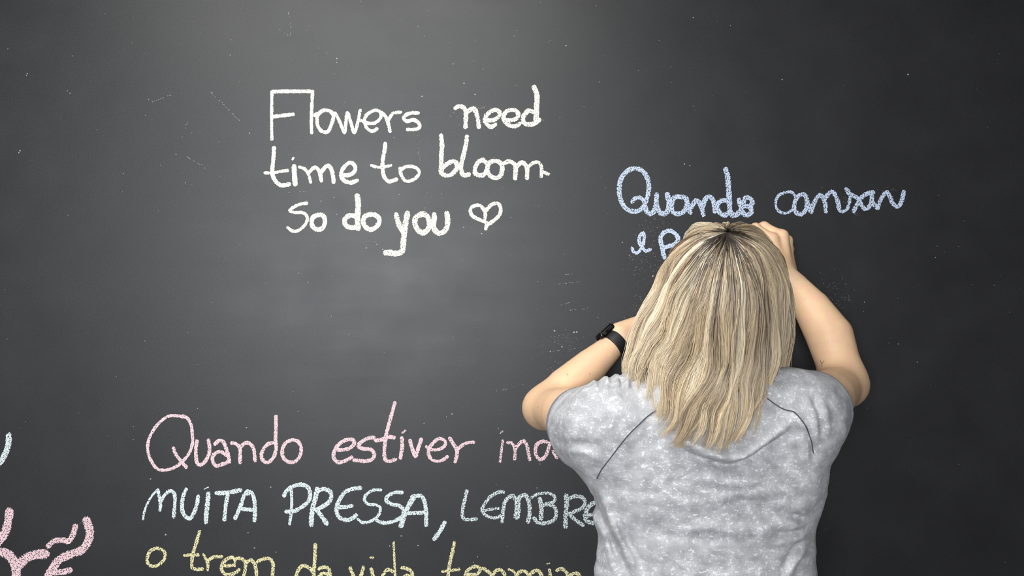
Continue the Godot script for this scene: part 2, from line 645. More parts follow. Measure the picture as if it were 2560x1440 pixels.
# hand strokes of every word: name, label, colour, grain, letters > strokes > [width, x, y, ...] in board units
const WRITING = [
	["chalk_word", "large cream chalk word Flowers with a tall boxy F", "cream", 0, [[[7.2, 679.9, 229.2, 679.5, 251.6, 679.2, 285.9, 679.2, 320.3, 679.9, 348.7], [8.6, 681.3, 229.6, 708.8, 228.4, 743.1, 228.4, 774.1, 228.4], [8.6, 682.1, 292, 708.8, 288.5, 732.8, 285.9]], [[7.6, 781.8, 228.4, 780.1, 251.6, 778.9, 285.9, 778.4, 311.7, 779.2, 331.5]], [[8.6, 787, 287.7, 794.7, 284.2], [8.6, 805, 277.3, 793.8, 289.4, 793, 306.6, 796.4, 318.6, 803.3, 327.2, 813.6, 330.6, 822.2, 325.5, 829.1, 310, 833.4, 291.1, 826.5, 279.1, 813.6, 275.6, 805, 277.3]], [[7.6, 837.7, 282.5, 848.8, 303.1, 860.9, 331.5, 864.3, 310, 868.6, 282.5, 877.2, 306.6, 885.8, 331.5, 894.4, 306.6, 900.4, 275.6]], [[7.6, 903, 301.4, 921.9, 308.3, 939.1, 306.6, 951.1, 294.5, 951.1, 280.8, 939.1, 275.6, 925.3, 280.8, 915, 289.4, 911.6, 301.4, 915, 316.9, 923.6, 325.5, 932.2, 328.1, 941.7, 322]], [[8.6, 954.5, 281.6, 966.6, 296.3, 975.2, 328.1], [7.6, 971.7, 299.7, 981.2, 284.2, 990.6, 281.6, 1001.8, 280.8]], [[8.6, 1045.6, 282.5, 1028.4, 282.5, 1014.7, 287.7, 1009.5, 296.3, 1018.1, 303.1, 1033.6, 299.7, 1047.4, 308.3, 1047.4, 320.3, 1033.6, 323.8, 1019, 323.8]]]],
	["chalk_word", "cream chalk word need beside the word Flowers", "cream", 0.12, [[[10.3, 1138.7, 270.3, 1145.7, 266.2, 1156.3, 267.4, 1163.3, 275, 1165, 289.1, 1163.9, 305.5, 1163.9, 317.2], [10.3, 1166.8, 282, 1175, 275, 1184.4, 271.5, 1191.4, 284.4, 1194.9, 299.6, 1197.3, 317.2]], [[9.4, 1218.4, 299.6, 1231.3, 300.8, 1244.1, 293.8, 1250, 284.4, 1244.1, 276.2, 1234.8, 275, 1224.2, 280.9, 1214.8, 290.2, 1212.5, 302, 1218.4, 311.3, 1227.7, 317.2, 1238.9, 311.3]], [[9.8, 1261.7, 299.6, 1275.8, 300.8, 1289.9, 297.3, 1295.7, 286.7, 1289.9, 277.3, 1277, 275, 1265.2, 279.7, 1259.4, 289.1, 1260.6, 300.8, 1267.6, 310.2, 1280.5, 315.4, 1292.2, 314.8, 1299.2, 309]], [[10.3, 1334.4, 280.9, 1322.7, 276.2, 1313.3, 284.4, 1307.4, 296.1, 1310.9, 307.8, 1322.7, 311.3, 1335.6, 309, 1347.3, 299.6], [11.7, 1335, 218.2, 1341.4, 232.8, 1342.6, 249.2, 1341.4, 265.6, 1341.4, 282, 1339.1, 299.6]]]],
	["chalk_word", "cream chalk word time under the word Flowers", "cream", 0, [[[9.3, 685, 370.4, 683.8, 393.6, 681.3, 419.4, 681.3, 436.6, 689.8, 453.8, 703.6, 463.2, 723.4, 460.6], [6.9, 662.3, 432.3, 683, 432.3, 700.2, 428.8, 719.1, 426.3]], [[11.3, 735.4, 415.9, 736.3, 436.6, 738, 460.6], [4.8, 731.4, 398.4, 733.8, 394.6]], [[6.9, 749.1, 417.7, 762, 422.8, 770.6, 434.8, 774.1, 445.2, 776.6, 455.5], [8.6, 772.3, 431.4, 784.4, 419.4, 794.7, 422.8, 800.7, 436.6, 803.3, 452], [9.3, 802.4, 431.4, 813.6, 417.7, 823.9, 415.9, 830.8, 431.4, 834.2, 454.6]], [[9.3, 853.1, 434.8, 868.6, 438.3, 884.1, 431.4, 888.4, 417.7, 877.2, 406.5, 865.2, 412.5, 854.9, 426.3, 853.1, 440, 861.7, 452, 877.2, 456.3, 892.7, 451.2]]]],
	["chalk_word", "short cream chalk word to between time and bloom", "cream", 0, [[[8.9, 963.1, 358.4, 961.4, 376.4, 957.1, 398.8, 956.3, 419.4, 959.7, 440, 970, 452.9, 982, 452, 990.6, 448.6], [6.9, 928.8, 413.4, 942.5, 417.7, 959.7, 417.7, 976.9, 413.4]], [[7.6, 1000.1, 421.1, 1002.7, 436.6, 1011.3, 450.3, 1021.6, 452.9, 1037, 446.9, 1048.2, 433.1, 1042.2, 421.1, 1026.7, 415.9, 1013, 417.7, 1002.7, 424.5]]]],
	["chalk_word", "cream chalk word bloom with a full stop after the word to", "cream", 0.1, [[[10.1, 1102.9, 339, 1104.8, 362.2, 1103.5, 388, 1102.9, 409.9, 1102.2, 430.5], [10.1, 1102.2, 431.8, 1107.4, 418.9, 1117.7, 409.9, 1131.9, 403.5, 1140.9, 407.3, 1140.9, 422.8, 1130.6, 434.4, 1119, 438.9, 1106.1, 435.7]], [[10.1, 1167.3, 341.6, 1165.4, 358.4, 1160.2, 381.6, 1155.1, 402.2, 1152.5, 417.7, 1157.7, 437, 1171.8, 436.3]], [[10.1, 1206.6, 399.6, 1195, 406.1, 1187.9, 420.2, 1188.6, 433.1, 1198.9, 438.3, 1210.5, 435.7, 1218.2, 422.8, 1218.2, 409.9, 1206.6, 399.6]], [[10.1, 1235, 402.2, 1223.4, 407.3, 1218.2, 420.2, 1222.1, 435.7, 1236.3, 444.7, 1250.5, 439.6, 1255.6, 422.8, 1253, 409.9, 1244, 403.5, 1235, 402.2]], [[10.1, 1260.8, 408, 1272.4, 403.5, 1284, 408.6, 1289.1, 420.2, 1287.8, 446], [10.1, 1289.1, 418.9, 1302, 407.3, 1309.8, 408.6, 1317.5, 420.2, 1317.5, 444.7], [7.7, 1320.1, 417.7, 1333, 407.3, 1345.8, 406.1, 1353.6, 417.7, 1352.9, 440.9]], [[7.5, 1357.4, 429.3, 1366.5, 433.8, 1370.3, 434.7]]]],
	["chalk_word", "cream chalk word So with a swooping open S", "cream", 0, [[[7.3, 766.2, 508.1, 750.9, 510.5, 736.9, 516.3, 724.6, 526.3, 736.9, 531, 755.6, 531.6, 766.2, 538.6, 767.9, 550.3, 761.5, 563.2, 748.6, 574.9, 735.7, 578.4, 726.3, 574.9, 719.3, 569.1]], [[10.5, 795.5, 537.4, 783.8, 542.1, 779.1, 552.7, 781.4, 565.6, 789.6, 572.6, 799, 573.8, 808.4, 567.9, 812.5, 555, 810.7, 543.3, 803.7, 537.4, 795.5, 537.4]]]],
	["chalk_word", "cream chalk word do between So and you", "cream", 0.03, [[[10.8, 886.9, 539.8, 875.2, 538.6, 864.6, 544.5, 861.1, 555, 867, 565.6, 877.5, 569.1, 889.2, 567.9], [12.2, 893.3, 490.5, 895.7, 509.3, 894.5, 529.2, 893.9, 550.3, 895.1, 571.4]], [[10.8, 924.4, 536.3, 912.7, 540.9, 908, 552.7, 912.7, 565.6, 924.4, 573.8, 938.4, 569.1, 947.8, 556.2, 946.7, 544.5, 937.3, 537.4, 924.4, 536.3]]]],
	["chalk_word", "cream chalk word you with a long curled y tail", "cream", 0.12, [[[11.9, 990.9, 536.7, 994.8, 553.5, 1001.2, 570.2, 1010.3, 581.8], [12.9, 1018.6, 532.8, 1015.4, 550.9, 1011.6, 572.8, 1009.6, 593.4, 1007.7, 611.5, 1005.1, 628.2, 992.2, 634, 976.8, 632.1, 965.2, 632.1]], [[11.9, 1054.1, 535.4, 1039.9, 543.2, 1037.3, 557.3, 1042.5, 571.5, 1055.4, 581.8, 1068.3, 575.4, 1073.4, 559.9, 1069.6, 543.2, 1060.5, 535.4, 1054.1, 535.4]], [[11.9, 1085.7, 536.7, 1085, 552.2, 1083.7, 567.7, 1094.1, 581.8, 1108.2, 580.5, 1117.3, 567.7, 1119.2, 549.6, 1117.3, 532.8]]]],
	["chalk_heart", "small outlined cream chalk heart after the word you", "cream", 0.05, [[[8.5, 1214.6, 571.5, 1216.5, 557.3, 1202.3, 550.9, 1184.3, 541.9, 1176.6, 531.6, 1177.8, 520, 1189.4, 513.5, 1201, 514.8, 1210.1, 525.1, 1213.3, 535.4, 1212.6, 545.7], [8.5, 1212.6, 531.6, 1219.1, 521.2, 1230.7, 510.9, 1243.6, 508.4, 1251.3, 518.7, 1250, 534.1, 1241, 545.7, 1228.1, 556.1, 1217.2, 563.8, 1214.6, 571.5]]]],
	["chalk_word", "pale blue chalk word Quando in joined script above the person", "blue", 0.3, [[[9, 1580.5, 504.7, 1588.6, 495.7, 1601.3, 494.8, 1611.2, 506.5, 1610.3, 519.2], [10.5, 1585, 420.8, 1603.1, 425.3, 1615.7, 439.7, 1622, 461.4, 1620.2, 484.9, 1613.9, 504.7, 1606.7, 519.2, 1592.2, 528.2, 1574.2, 526.4, 1559.7, 515.6, 1550.7, 495.7, 1548, 472.2, 1552.5, 447, 1568.8, 427.1, 1585, 420.8]], [[10.5, 1613, 515.6, 1617.5, 530, 1626.5, 534.5, 1635.6, 526.4, 1640.1, 508.4, 1641.4, 486.7], [11.6, 1640.1, 510.2, 1646.4, 526.4, 1657.2, 534.5, 1668.1, 528.2, 1672.6, 508.4, 1668.1, 486.7]], [[10.5, 1673.5, 506.5, 1686.1, 493.9, 1700.6, 492.1, 1715, 495.7, 1716.8, 512, 1711.4, 526.4, 1697, 534.5, 1682.5, 530, 1678.9, 512, 1682.5, 499.3], [10.5, 1716.8, 501.1, 1720.5, 515.6, 1725.9, 531.8]], [[10.5, 1727.7, 519.2, 1740.3, 501.1, 1751.2, 512, 1758.4, 537.2], [10.5, 1756.6, 515.6, 1763.8, 497.5, 1774.6, 492.1, 1783.7, 502.9, 1787.3, 528.2]], [[10.5, 1816.2, 501.1, 1801.7, 502.9, 1792.7, 515.6, 1798.1, 530, 1810.7, 538.1, 1823.4, 530], [11.9, 1814.4, 423.5, 1819.8, 447, 1821.6, 475.8, 1823.4, 501.1, 1825.2, 526.4, 1834.2, 539.1, 1846.9, 531.8]], [[10.5, 1846.9, 499.3, 1854.1, 517.4, 1859.5, 502.9, 1866.7, 493, 1881.2, 502.9, 1874, 515.6, 1855.9, 515.6, 1854.1, 526.4, 1865.8, 538.1, 1878.5, 530, 1875.8, 517.4]]]],
	["chalk_word", "pale blue chalk word cansar in joined script above the raised hand", "blue", 0.3, [[[6.6, 1986.7, 488.4, 1978.1, 479.8, 1962.5, 481.4, 1946.9, 488.4, 1939.8, 502.5, 1940.6, 518.1, 1948.4, 529.1, 1962.5, 533, 1975, 529.1, 1984.4, 519.7]], [[9.4, 2007.8, 485.3, 1995.3, 490, 1986.7, 505.6, 1985.9, 522.8, 1993.8, 533.8, 2004.7, 535.3, 2014.1, 524.4, 2017.2, 507.2, 2015.6, 491.6, 2007.8, 485.3], [10.3, 2015.6, 494.7, 2021.9, 515, 2028.1, 530.6]], [[9.4, 2028.1, 530.6, 2034.4, 508.8, 2046.9, 488.4, 2056.2, 493.1, 2062.5, 508.8, 2064.8, 529.1], [9.4, 2064.1, 494.7, 2073.4, 482.2, 2081.2, 479.1, 2087.5, 486.9, 2093.8, 502.5, 2097.7, 519.7]], [[6.9, 2093.8, 515, 2097.7, 525.2, 2104.7, 529.1, 2117.2, 522.8, 2123.4, 505.6, 2125, 488.4], [9.4, 2115.6, 472.8, 2125, 485.3, 2137.5, 491.6, 2150, 499.4]], [[9.4, 2134.4, 527.5, 2143.8, 508.8, 2156.2, 491.6, 2171.9, 482.2, 2182.8, 480.6], [9.4, 2148.4, 500.9, 2156.2, 516.6, 2165.6, 522.8, 2175, 513.4, 2179.7, 499.4, 2178.1, 482.2], [9.4, 2178.1, 499.4, 2184.4, 510.3, 2193.8, 519.7]], [[9.4, 2193.8, 519.7, 2200, 502.5, 2209.4, 486.9, 2217.2, 480.6, 2225, 491.6, 2231.2, 507.2, 2243.8, 516.6, 2253.1, 505.6, 2259.4, 479.1]]]],
	["chalk_letter", "small pale blue chalk letter e under the joined word Quando", "blue", 0.15, [[[7.6, 1580.5, 620.3, 1583.2, 629.3, 1592.2, 632.1, 1601.3, 623.9, 1608.5, 607.7, 1610.3, 586, 1604.9, 583.3, 1597.7, 595, 1599.5, 609.5, 1608.5, 622.1, 1615.7, 627.9, 1625.6, 623.9]]]],
	["chalk_word", "pale blue chalk letters pr running behind the blond hair", "blue", 0.15, [[[9.8, 1660.9, 643.8, 1656.3, 623.9, 1651.8, 604.1, 1651.8, 593.2, 1660.9, 580.6, 1675.3, 577, 1687.9, 584.2, 1695.2, 596.8, 1687.9, 609.5, 1673.5, 614.9, 1660.9, 618.5]], [[9.8, 1713.2, 595, 1718.6, 582.4, 1724.1, 586, 1727.7, 596.8]]]],
	["chalk_word", "pink chalk word Quando with a large open Q", "pink", 0.15, [[[7.2, 458.6, 1042.1, 439.7, 1039.5, 419.1, 1041.3, 398.4, 1056.7, 381.3, 1079.1, 370.9, 1103.1, 370.1, 1130.6, 379.5, 1154.7, 393.3, 1171.9, 412.2, 1175.3, 436.3, 1168.4, 455.2, 1154.7, 472.3, 1134.1, 480.9, 1110, 480.9, 1085.9, 477.5, 1061.9, 468.9, 1046.4, 456.9, 1039.5], [7.9, 433.7, 1120.3, 439.7, 1135.8, 451.7, 1151.3, 465.5, 1167.6]], [[8.3, 492.1, 1103.1, 489.5, 1127.2, 492.1, 1154.7, 499.8, 1162.4, 511.9, 1154.7, 522.2, 1135.8, 523.9, 1116.9, 521.3, 1100.6]], [[8.3, 537.7, 1110, 548, 1101.4, 558.3, 1104.8, 565.2, 1120.3, 570.3, 1137.5, 573.8, 1154.7], [8.3, 565.2, 1137.5, 549.7, 1128.9, 534.2, 1137.5, 531.6, 1151.3, 539.4, 1164.1, 553.1, 1161.6, 570.3, 1154.7]], [[8.3, 579.8, 1107.4, 590.9, 1110, 599.5, 1120.3, 600.4, 1137.5, 600.4, 1156.4], [8.3, 603, 1116.9, 611.6, 1108.3, 623.6, 1108.3, 633.9, 1122, 637.4, 1151.3]], [[8.3, 683.8, 1106.6, 670, 1110, 658, 1123.8, 653.7, 1140.9, 661.4, 1154.7, 673.4, 1154.7, 685.5, 1140.9], [8.3, 689.8, 1041.3, 689.8, 1068.8, 688.9, 1096.3, 690.6, 1120.3, 685.5, 1140.9]], [[8.3, 730.2, 1099.7, 714.7, 1106.6, 706.1, 1123.8, 707.8, 1142.7, 721.6, 1154.7, 738.8, 1153, 750.8, 1137.5, 752.5, 1116.9, 743.9, 1103.1, 730.2, 1099.7]]]],
	["chalk_word", "pink chalk word estiver with a tall slanted t", "pink", 0.15, [[[8.6, 842.1, 1123.8, 856.7, 1124.6, 873.9, 1120.3, 885.1, 1110, 882.5, 1099.7, 865.3, 1099.7, 848.1, 1110, 836.1, 1127.2, 834.4, 1144.4, 844.7, 1155.6, 860.2, 1153, 879.1, 1143.5]], [[8.6, 934.9, 1093.7, 918.6, 1096.3, 901.4, 1106.6, 896.3, 1116.9, 910, 1122, 927.2, 1123.8, 935.8, 1135.8, 930.6, 1147.8, 913.4, 1153, 896.3, 1151.3, 885.9, 1150.4]], [[8.6, 987.3, 1006.9, 980.5, 1030.9, 971.9, 1061.9, 965, 1089.4, 961.6, 1116.9, 961.6, 1144.4, 971.9, 1153, 988.2, 1148.7], [8.6, 939.2, 1101.4, 954.7, 1098.8, 971.9, 1092.8, 984.8, 1093.7]], [[8.6, 1004.5, 1095.4, 1005.4, 1116.9, 1001.1, 1144.4], [4.5, 1005.4, 1082.5, 1013.1, 1076.5]], [[8.6, 1025.2, 1101.4, 1030.3, 1120.3, 1038.1, 1140.9, 1045.8, 1120.3, 1052.7, 1098.8]], [[7.6, 1066.4, 1116.9, 1078.4, 1123.8, 1095.6, 1123.8, 1111.1, 1115.2, 1112.8, 1103.1, 1099.1, 1096.3, 1085.3, 1104.8, 1073.3, 1120.3, 1071.6, 1135.8, 1080.2, 1149.5, 1093.9, 1153, 1107.7, 1149.5, 1118, 1141.8]], [[8.6, 1124.9, 1096.3, 1133.4, 1110, 1142, 1123.8, 1142, 1137.5, 1137.7, 1154.7], [7.6, 1145.5, 1122, 1157.5, 1111.7, 1169.5, 1106.6, 1183.3, 1105.7]]]],
	["chalk_word", "pink chalk letters ino running behind the short sleeve", "pink", 0.3, [[[5.6, 1257.1, 1101.7, 1253.3, 1128.8, 1250.2, 1153.8], [3.8, 1251.2, 1082.3, 1255.8, 1078.8]], [[7.1, 1269, 1106.9, 1278.3, 1106.9, 1285.6, 1116.2, 1287.7, 1128.8, 1286.7, 1147.5], [7.9, 1289.8, 1120.4, 1299.2, 1107.9, 1309.6, 1102.7, 1317.9, 1116.2, 1324.2, 1149.6]], [[8.3, 1359.6, 1102.7, 1342.9, 1110, 1338.8, 1128.8, 1342.9, 1143.3, 1353.3, 1148.5, 1365.8, 1137.1, 1371, 1120.4, 1374.2, 1110, 1359.6, 1102.7]], [[6.2, 1381.5, 1126.7, 1386.7, 1137.1, 1391.9, 1145.4]]]],
	["chalk_word", "white chalk word MUITA in capitals under the pink writing", "white", 0.2, [[[5, 357.9, 1297.6, 359.9, 1283, 366.6, 1263.1, 379.8, 1239.1, 394.5, 1225.2], [7.7, 394.5, 1225.2, 398.4, 1243.1, 401.1, 1260.4, 400.4, 1275], [8.2, 402.4, 1252.4, 411.7, 1237.8, 425, 1227.2, 435.6, 1233.8, 437.6, 1253.8, 435.6, 1276.3, 434.3, 1292.3]], [[8.8, 465.5, 1223.2, 458.2, 1240.5, 454.9, 1261.7, 456.9, 1280.3, 466.2, 1293.6, 476.8, 1294.9, 484.8, 1281.6, 491.4, 1264.4, 495.4, 1241.8]], [[9.8, 521.3, 1233.8, 518.6, 1259.1, 516, 1285.6, 514.7, 1305.6], [2.9, 511.3, 1222.5, 520.6, 1217.9]], [[9.8, 540.6, 1232.5, 559.2, 1232.5, 579.1, 1229.8, 600.3, 1225.2], [8.8, 569.8, 1236.5, 564.5, 1263.1, 561.1, 1298.9]], [[8.8, 618.9, 1227.9, 609.6, 1240.5, 601.7, 1264.4, 588.4, 1294.9], [8.8, 620.2, 1233.8, 628.2, 1229.8, 634.9, 1247.1, 637.5, 1275, 636.2, 1301.6], [8.8, 604.3, 1272.3, 618.9, 1273.7, 632.2, 1275]]]],
	["chalk_word", "white chalk word PRESSA in capitals followed by a comma", "white", 0.2, [[[7.2, 727.6, 1218.8, 729.4, 1249.3, 728.5, 1276.3, 724, 1310.4], [9, 710.5, 1238.5, 717.7, 1225.9, 733.9, 1215.2, 755.5, 1211.6, 771.6, 1220.5, 775.2, 1238.5, 769.8, 1254.7, 751.9, 1269.1, 733.9, 1278.1, 715.9, 1278.9]], [[10.8, 793.2, 1222.3, 787.8, 1247.5, 780.6, 1276.3, 777.9, 1312.2], [9.7, 791.4, 1229.5, 809.4, 1222.3, 825.6, 1229.5, 827.3, 1245.7, 816.6, 1260.1, 795, 1272.7], [10.1, 791.4, 1274.5, 804, 1290.6, 816.6, 1308.6]], [[9, 901, 1219.6, 881.3, 1222.3, 861.5, 1231.3, 847.1, 1252.9, 840.8, 1272.7, 847.1, 1292.4, 863.3, 1299.6, 877.7, 1297.8, 890.2, 1287.9], [9, 848.9, 1268.2, 863.3, 1267.3, 879.5, 1264.6]], [[6.8, 952.2, 1225, 935.2, 1225, 917.2, 1234.9, 910.9, 1249.3, 920.8, 1260.1, 937, 1261.9, 949.5, 1267.3, 949.5, 1281.6, 938.8, 1296, 920.8, 1305, 904.6, 1305.9, 894.7, 1297.8]], [[8.3, 1004.3, 1231.3, 987.3, 1231.3, 969.3, 1240.3, 965.7, 1251.1, 978.3, 1260.1, 996.3, 1263.7, 1008.8, 1274.5, 1005.2, 1290.6, 989.1, 1301.4, 967.5, 1306.8, 949.5, 1305, 938.8, 1297.8]], [[11.5, 1036.7, 1240.3, 1025, 1258.3, 1012.4, 1283.4, 1002.6, 1314], [9, 1030.4, 1242.1, 1052, 1239.4, 1061, 1252.9, 1065.4, 1279.8, 1065.4, 1312.2], [9, 1021.4, 1283.4, 1039.4, 1282.5, 1062.7, 1280.7]], [[9.7, 1111.3, 1306.8, 1100.5, 1326.6, 1086.1, 1347.2]]]],
	["chalk_word", "white chalk word LEMBRE in capitals ending behind the grey shirt", "white", 0.38, [[[7.8, 1167.2, 1227.2, 1163.3, 1244.4, 1157.8, 1266.7, 1156.1, 1282.2, 1158.3, 1295.6, 1170, 1298.9, 1190, 1297.8]], [[7.3, 1260, 1230, 1245.6, 1230.6, 1226.7, 1241.1, 1213.3, 1257.8, 1205.6, 1273.3, 1211.1, 1285.6, 1224.4, 1293.3, 1240, 1294.4, 1252.2, 1288.9], [6.2, 1211.1, 1276.7, 1224.4, 1273.3, 1245.6, 1271.1]], [[8.3, 1255.4, 1303.8, 1257.5, 1278.8, 1263.8, 1251.7, 1280.4, 1239.2, 1288.8, 1247.5, 1292.9, 1260], [13.3, 1294, 1249.6, 1294, 1270.4, 1291.9, 1291.2], [9.2, 1292.9, 1251.7, 1301.2, 1241.2, 1313.8, 1238.1, 1322.1, 1253.8, 1324.2, 1280.8, 1320, 1303.8]], [[9.6, 1349.2, 1247.5, 1353.3, 1268.3, 1352.3, 1297.5], [6.7, 1329.4, 1243.3, 1345, 1235, 1370, 1232.9, 1386.7, 1241.2, 1384.6, 1253.8, 1365.8, 1260, 1353.3, 1266.2], [8.3, 1365.8, 1260, 1384.6, 1266.2, 1390.8, 1280.8, 1384.6, 1299.6, 1363.8, 1307.9, 1342.9, 1305.8, 1335.6, 1295.4]], [[10, 1414.8, 1239.2, 1416.9, 1264.2, 1413.8, 1289.2, 1413.8, 1316.2], [8.3, 1420, 1247.5, 1438.8, 1240.2, 1457.5, 1245.4, 1461.7, 1260, 1451.2, 1272.5, 1424.2, 1282.9], [8.3, 1422.1, 1285, 1438.8, 1299.6, 1457.5, 1313.1]], [[9.6, 1486.7, 1255.8, 1472.1, 1266.2, 1463.8, 1285, 1465.8, 1301.7, 1482.5, 1307.9], [8.3, 1470, 1289.2, 1484.6, 1285]]]],
	["chalk_letter", "single pale yellow chalk letter o before the word trem", "yellow", 0.3, [[[7.2, 391.6, 1370, 377.5, 1376.2, 369.7, 1388.8, 368.1, 1404.4, 375.9, 1413.8, 390, 1415.3, 402.5, 1407.5, 411.9, 1395, 411.9, 1380.9, 402.5, 1373.1, 391.6, 1370]]]],
	["chalk_word", "pale yellow chalk word trem under the word MUITA", "yellow", 0.3, [[[7.8, 498.6, 1327.8, 493.1, 1349.7, 485.3, 1373.1, 480.6, 1395, 479.8, 1416.9, 490, 1423.1, 505.6, 1422.3], [7.2, 461.1, 1388.8, 477.5, 1387.2, 494.7, 1387.2]], [[6.6, 508.8, 1385.6, 515, 1398.1, 519.7, 1407.5, 518.9, 1424.7], [7.8, 518.1, 1405.9, 525.9, 1396.6, 538.4, 1391.9, 554.1, 1391.9]], [[7.8, 561.9, 1414.5, 572.8, 1414.5, 583.8, 1412.2], [5.3, 586.9, 1415.3, 588.4, 1396.6], [7.8, 586.9, 1398.1, 580.6, 1393.4, 566.6, 1398.1, 555.6, 1410.6, 554.1, 1423.1, 561.9, 1434.1, 579.1, 1435.6, 590, 1430.9, 597.8, 1423.9]], [[7.8, 591.6, 1396.6, 604.1, 1396.6, 613.4, 1405.9, 613.4, 1421.6, 610.3, 1437.2, 609.5, 1448.1], [7.8, 616.6, 1405.9, 625.9, 1399.7, 635.3, 1407.5, 640, 1423.1, 641.6, 1445], [7.8, 643.1, 1404.4, 658.8, 1397.3, 672.8, 1396.6, 682.2, 1407.5, 682.2, 1426.2, 680.6, 1448.1]]]],
	["chalk_word", "pale yellow chalk word da between trem and vida", "yellow", 0.25, [[[8, 788.3, 1361.6, 787.5, 1386.8, 786.1, 1412, 784.6, 1432.8, 783.8, 1462.5], [8, 783.8, 1434.3, 777.9, 1423.9, 764.5, 1415, 752.7, 1416.5, 743.7, 1429.8, 740.8, 1444.7, 746.7, 1459.5, 764.5, 1462.5, 782.3, 1447.7]], [[8, 797.2, 1422.4, 807.6, 1418, 820.9, 1420.9, 825.4, 1435.8, 826.9, 1462.5], [8, 823.9, 1438.7, 809.1, 1432.8, 797.2, 1443.2, 798.7, 1458, 815, 1461, 826.1, 1450.6]]]],
	["chalk_word", "pale yellow chalk word vida under the word PRESSA", "yellow", 0.3, [[[8, 875.9, 1420.9, 883.3, 1438.7, 893.7, 1461, 902.6, 1438.7, 908.5, 1418]], [[8, 927.8, 1422.4, 932.3, 1438.7, 933.7, 1461], [6.2, 926.3, 1394.2, 932.3, 1394.2]], [[5.6, 984.2, 1355.6, 985, 1379.4, 986.4, 1409.1, 987.9, 1432.8, 987.2, 1461], [8, 984.2, 1429.8, 970.9, 1423.9, 960.5, 1432.8, 956, 1447.7, 963.4, 1461, 984.2, 1450.6]], [[8, 1005, 1419.5, 1016.9, 1420.9, 1028.7, 1429.8, 1033.2, 1446.2, 1034.7, 1462.5], [8, 1031.7, 1446.2, 1016.9, 1438.7, 1006.5, 1447.7, 1010.9, 1461, 1031.7, 1456.6]]]],
	["chalk_word", "pale yellow chalk word beginning with termin, ending behind the grey shirt", "yellow", 0.3, [[[7.9, 1135.8, 1356.9, 1130.9, 1380.7, 1125.1, 1405.3, 1121.8, 1426.6, 1121, 1451.3, 1132.5, 1457.8], [6.6, 1107.1, 1428.3, 1124.3, 1426.6, 1147.3, 1423.4]], [[7.9, 1171.9, 1436.5, 1191.6, 1434.8, 1200.6, 1425, 1194.8, 1416.8, 1180.1, 1418.4, 1167, 1428.3, 1163.7, 1441.4, 1171.9, 1456.2, 1191.6, 1456.2]], [[7.9, 1206.3, 1420.1, 1219.5, 1428.3, 1227.7, 1439.8, 1226, 1459.5], [7.9, 1229.3, 1439.8, 1240.8, 1426.6, 1252.3, 1425, 1262.1, 1436.5]], [[5.6, 1272, 1423.4, 1283.4, 1428.3, 1290, 1439.8, 1290, 1459.5], [7.9, 1291.6, 1438.1, 1301.5, 1428.3, 1314.6, 1429.9, 1321.2, 1441.4, 1321.2, 1459.5], [7.9, 1324.5, 1436.5, 1337.6, 1426.6, 1347.4, 1428.3, 1354, 1439.8, 1354, 1459.5]], [[7.9, 1373.7, 1425, 1375.3, 1438.1, 1375.3, 1459.5], [3.3, 1366.3, 1409.6, 1373.7, 1408.3]], [[7.9, 1392.6, 1425.8, 1403.2, 1421.7, 1413.1, 1428.3, 1419.6, 1439.8, 1419.6, 1459.5], [7.9, 1426.2, 1438.1, 1436, 1433.2, 1447.5, 1436.5, 1451.6, 1451.3, 1451.6, 1459.5]]]],
	["chalk_letter", "thick white chalk stroke, the tail of a letter above the pink writing", "white", 0.3, [[[13.2, 22.4, 1089, 20.6, 1110.1, 15.8, 1128.6, 2.6, 1152.3, -13.2, 1165.5]]]],
	["chalk_word", "thick pink chalk letters re under a tilde, boldest writing of the board", "pink", 0.3, [[[18.5, 23.7, 1280.3, 19.8, 1308, 10.6, 1334.4, -7.9, 1358.2]], [[20.1, -7.9, 1380.6, 13.2, 1381.9, 29, 1395.1, 38.3, 1416.2, 40.9, 1442.6, 36.9, 1466.3], [20.1, 44.9, 1416.2, 66, 1395.1, 89.7, 1386.6, 114.8, 1384.5]], [[17.9, 216.4, 1301.4, 224.3, 1326.5, 221.6, 1350.2, 205.8, 1374, 179.4, 1384.5, 150.4, 1397.7, 134.6, 1416.2, 121.4, 1437.3, 113.5, 1463.7], [13.2, 137.2, 1430.7, 158.3, 1429.4, 174.1, 1425.4]], [[12.1, 121.4, 1364.7, 134.6, 1352.9, 155.7, 1350.2, 171.5, 1352.9, 182.1, 1337, 188.7, 1315.9]]]],
]


# ==================================================================== person
# joints (metres)
const SHOULDER_L := Vector3(0.137, 1.312, 0.415)
const ELBOW_L := Vector3(0.060, 1.297, 0.165)
const WRIST_L := Vector3(0.2100, 1.4225, 0.105)
const SHOULDER_R := Vector3(0.456, 1.322, 0.415)
const ELBOW_R := Vector3(0.607, 1.345, 0.195)
const WRIST_R := Vector3(0.533, 1.543, 0.095)
const HEAD := Vector3(0.325, 1.515, 0.375)

var arm_bones := []
var shirt_bones := []
var folds := PackedFloat32Array()
const FOLD_LO := Vector2(0.0, 0.98)
const FOLD_CELL := 0.003
const FOLD_NX := 210
const FOLD_NY := 150


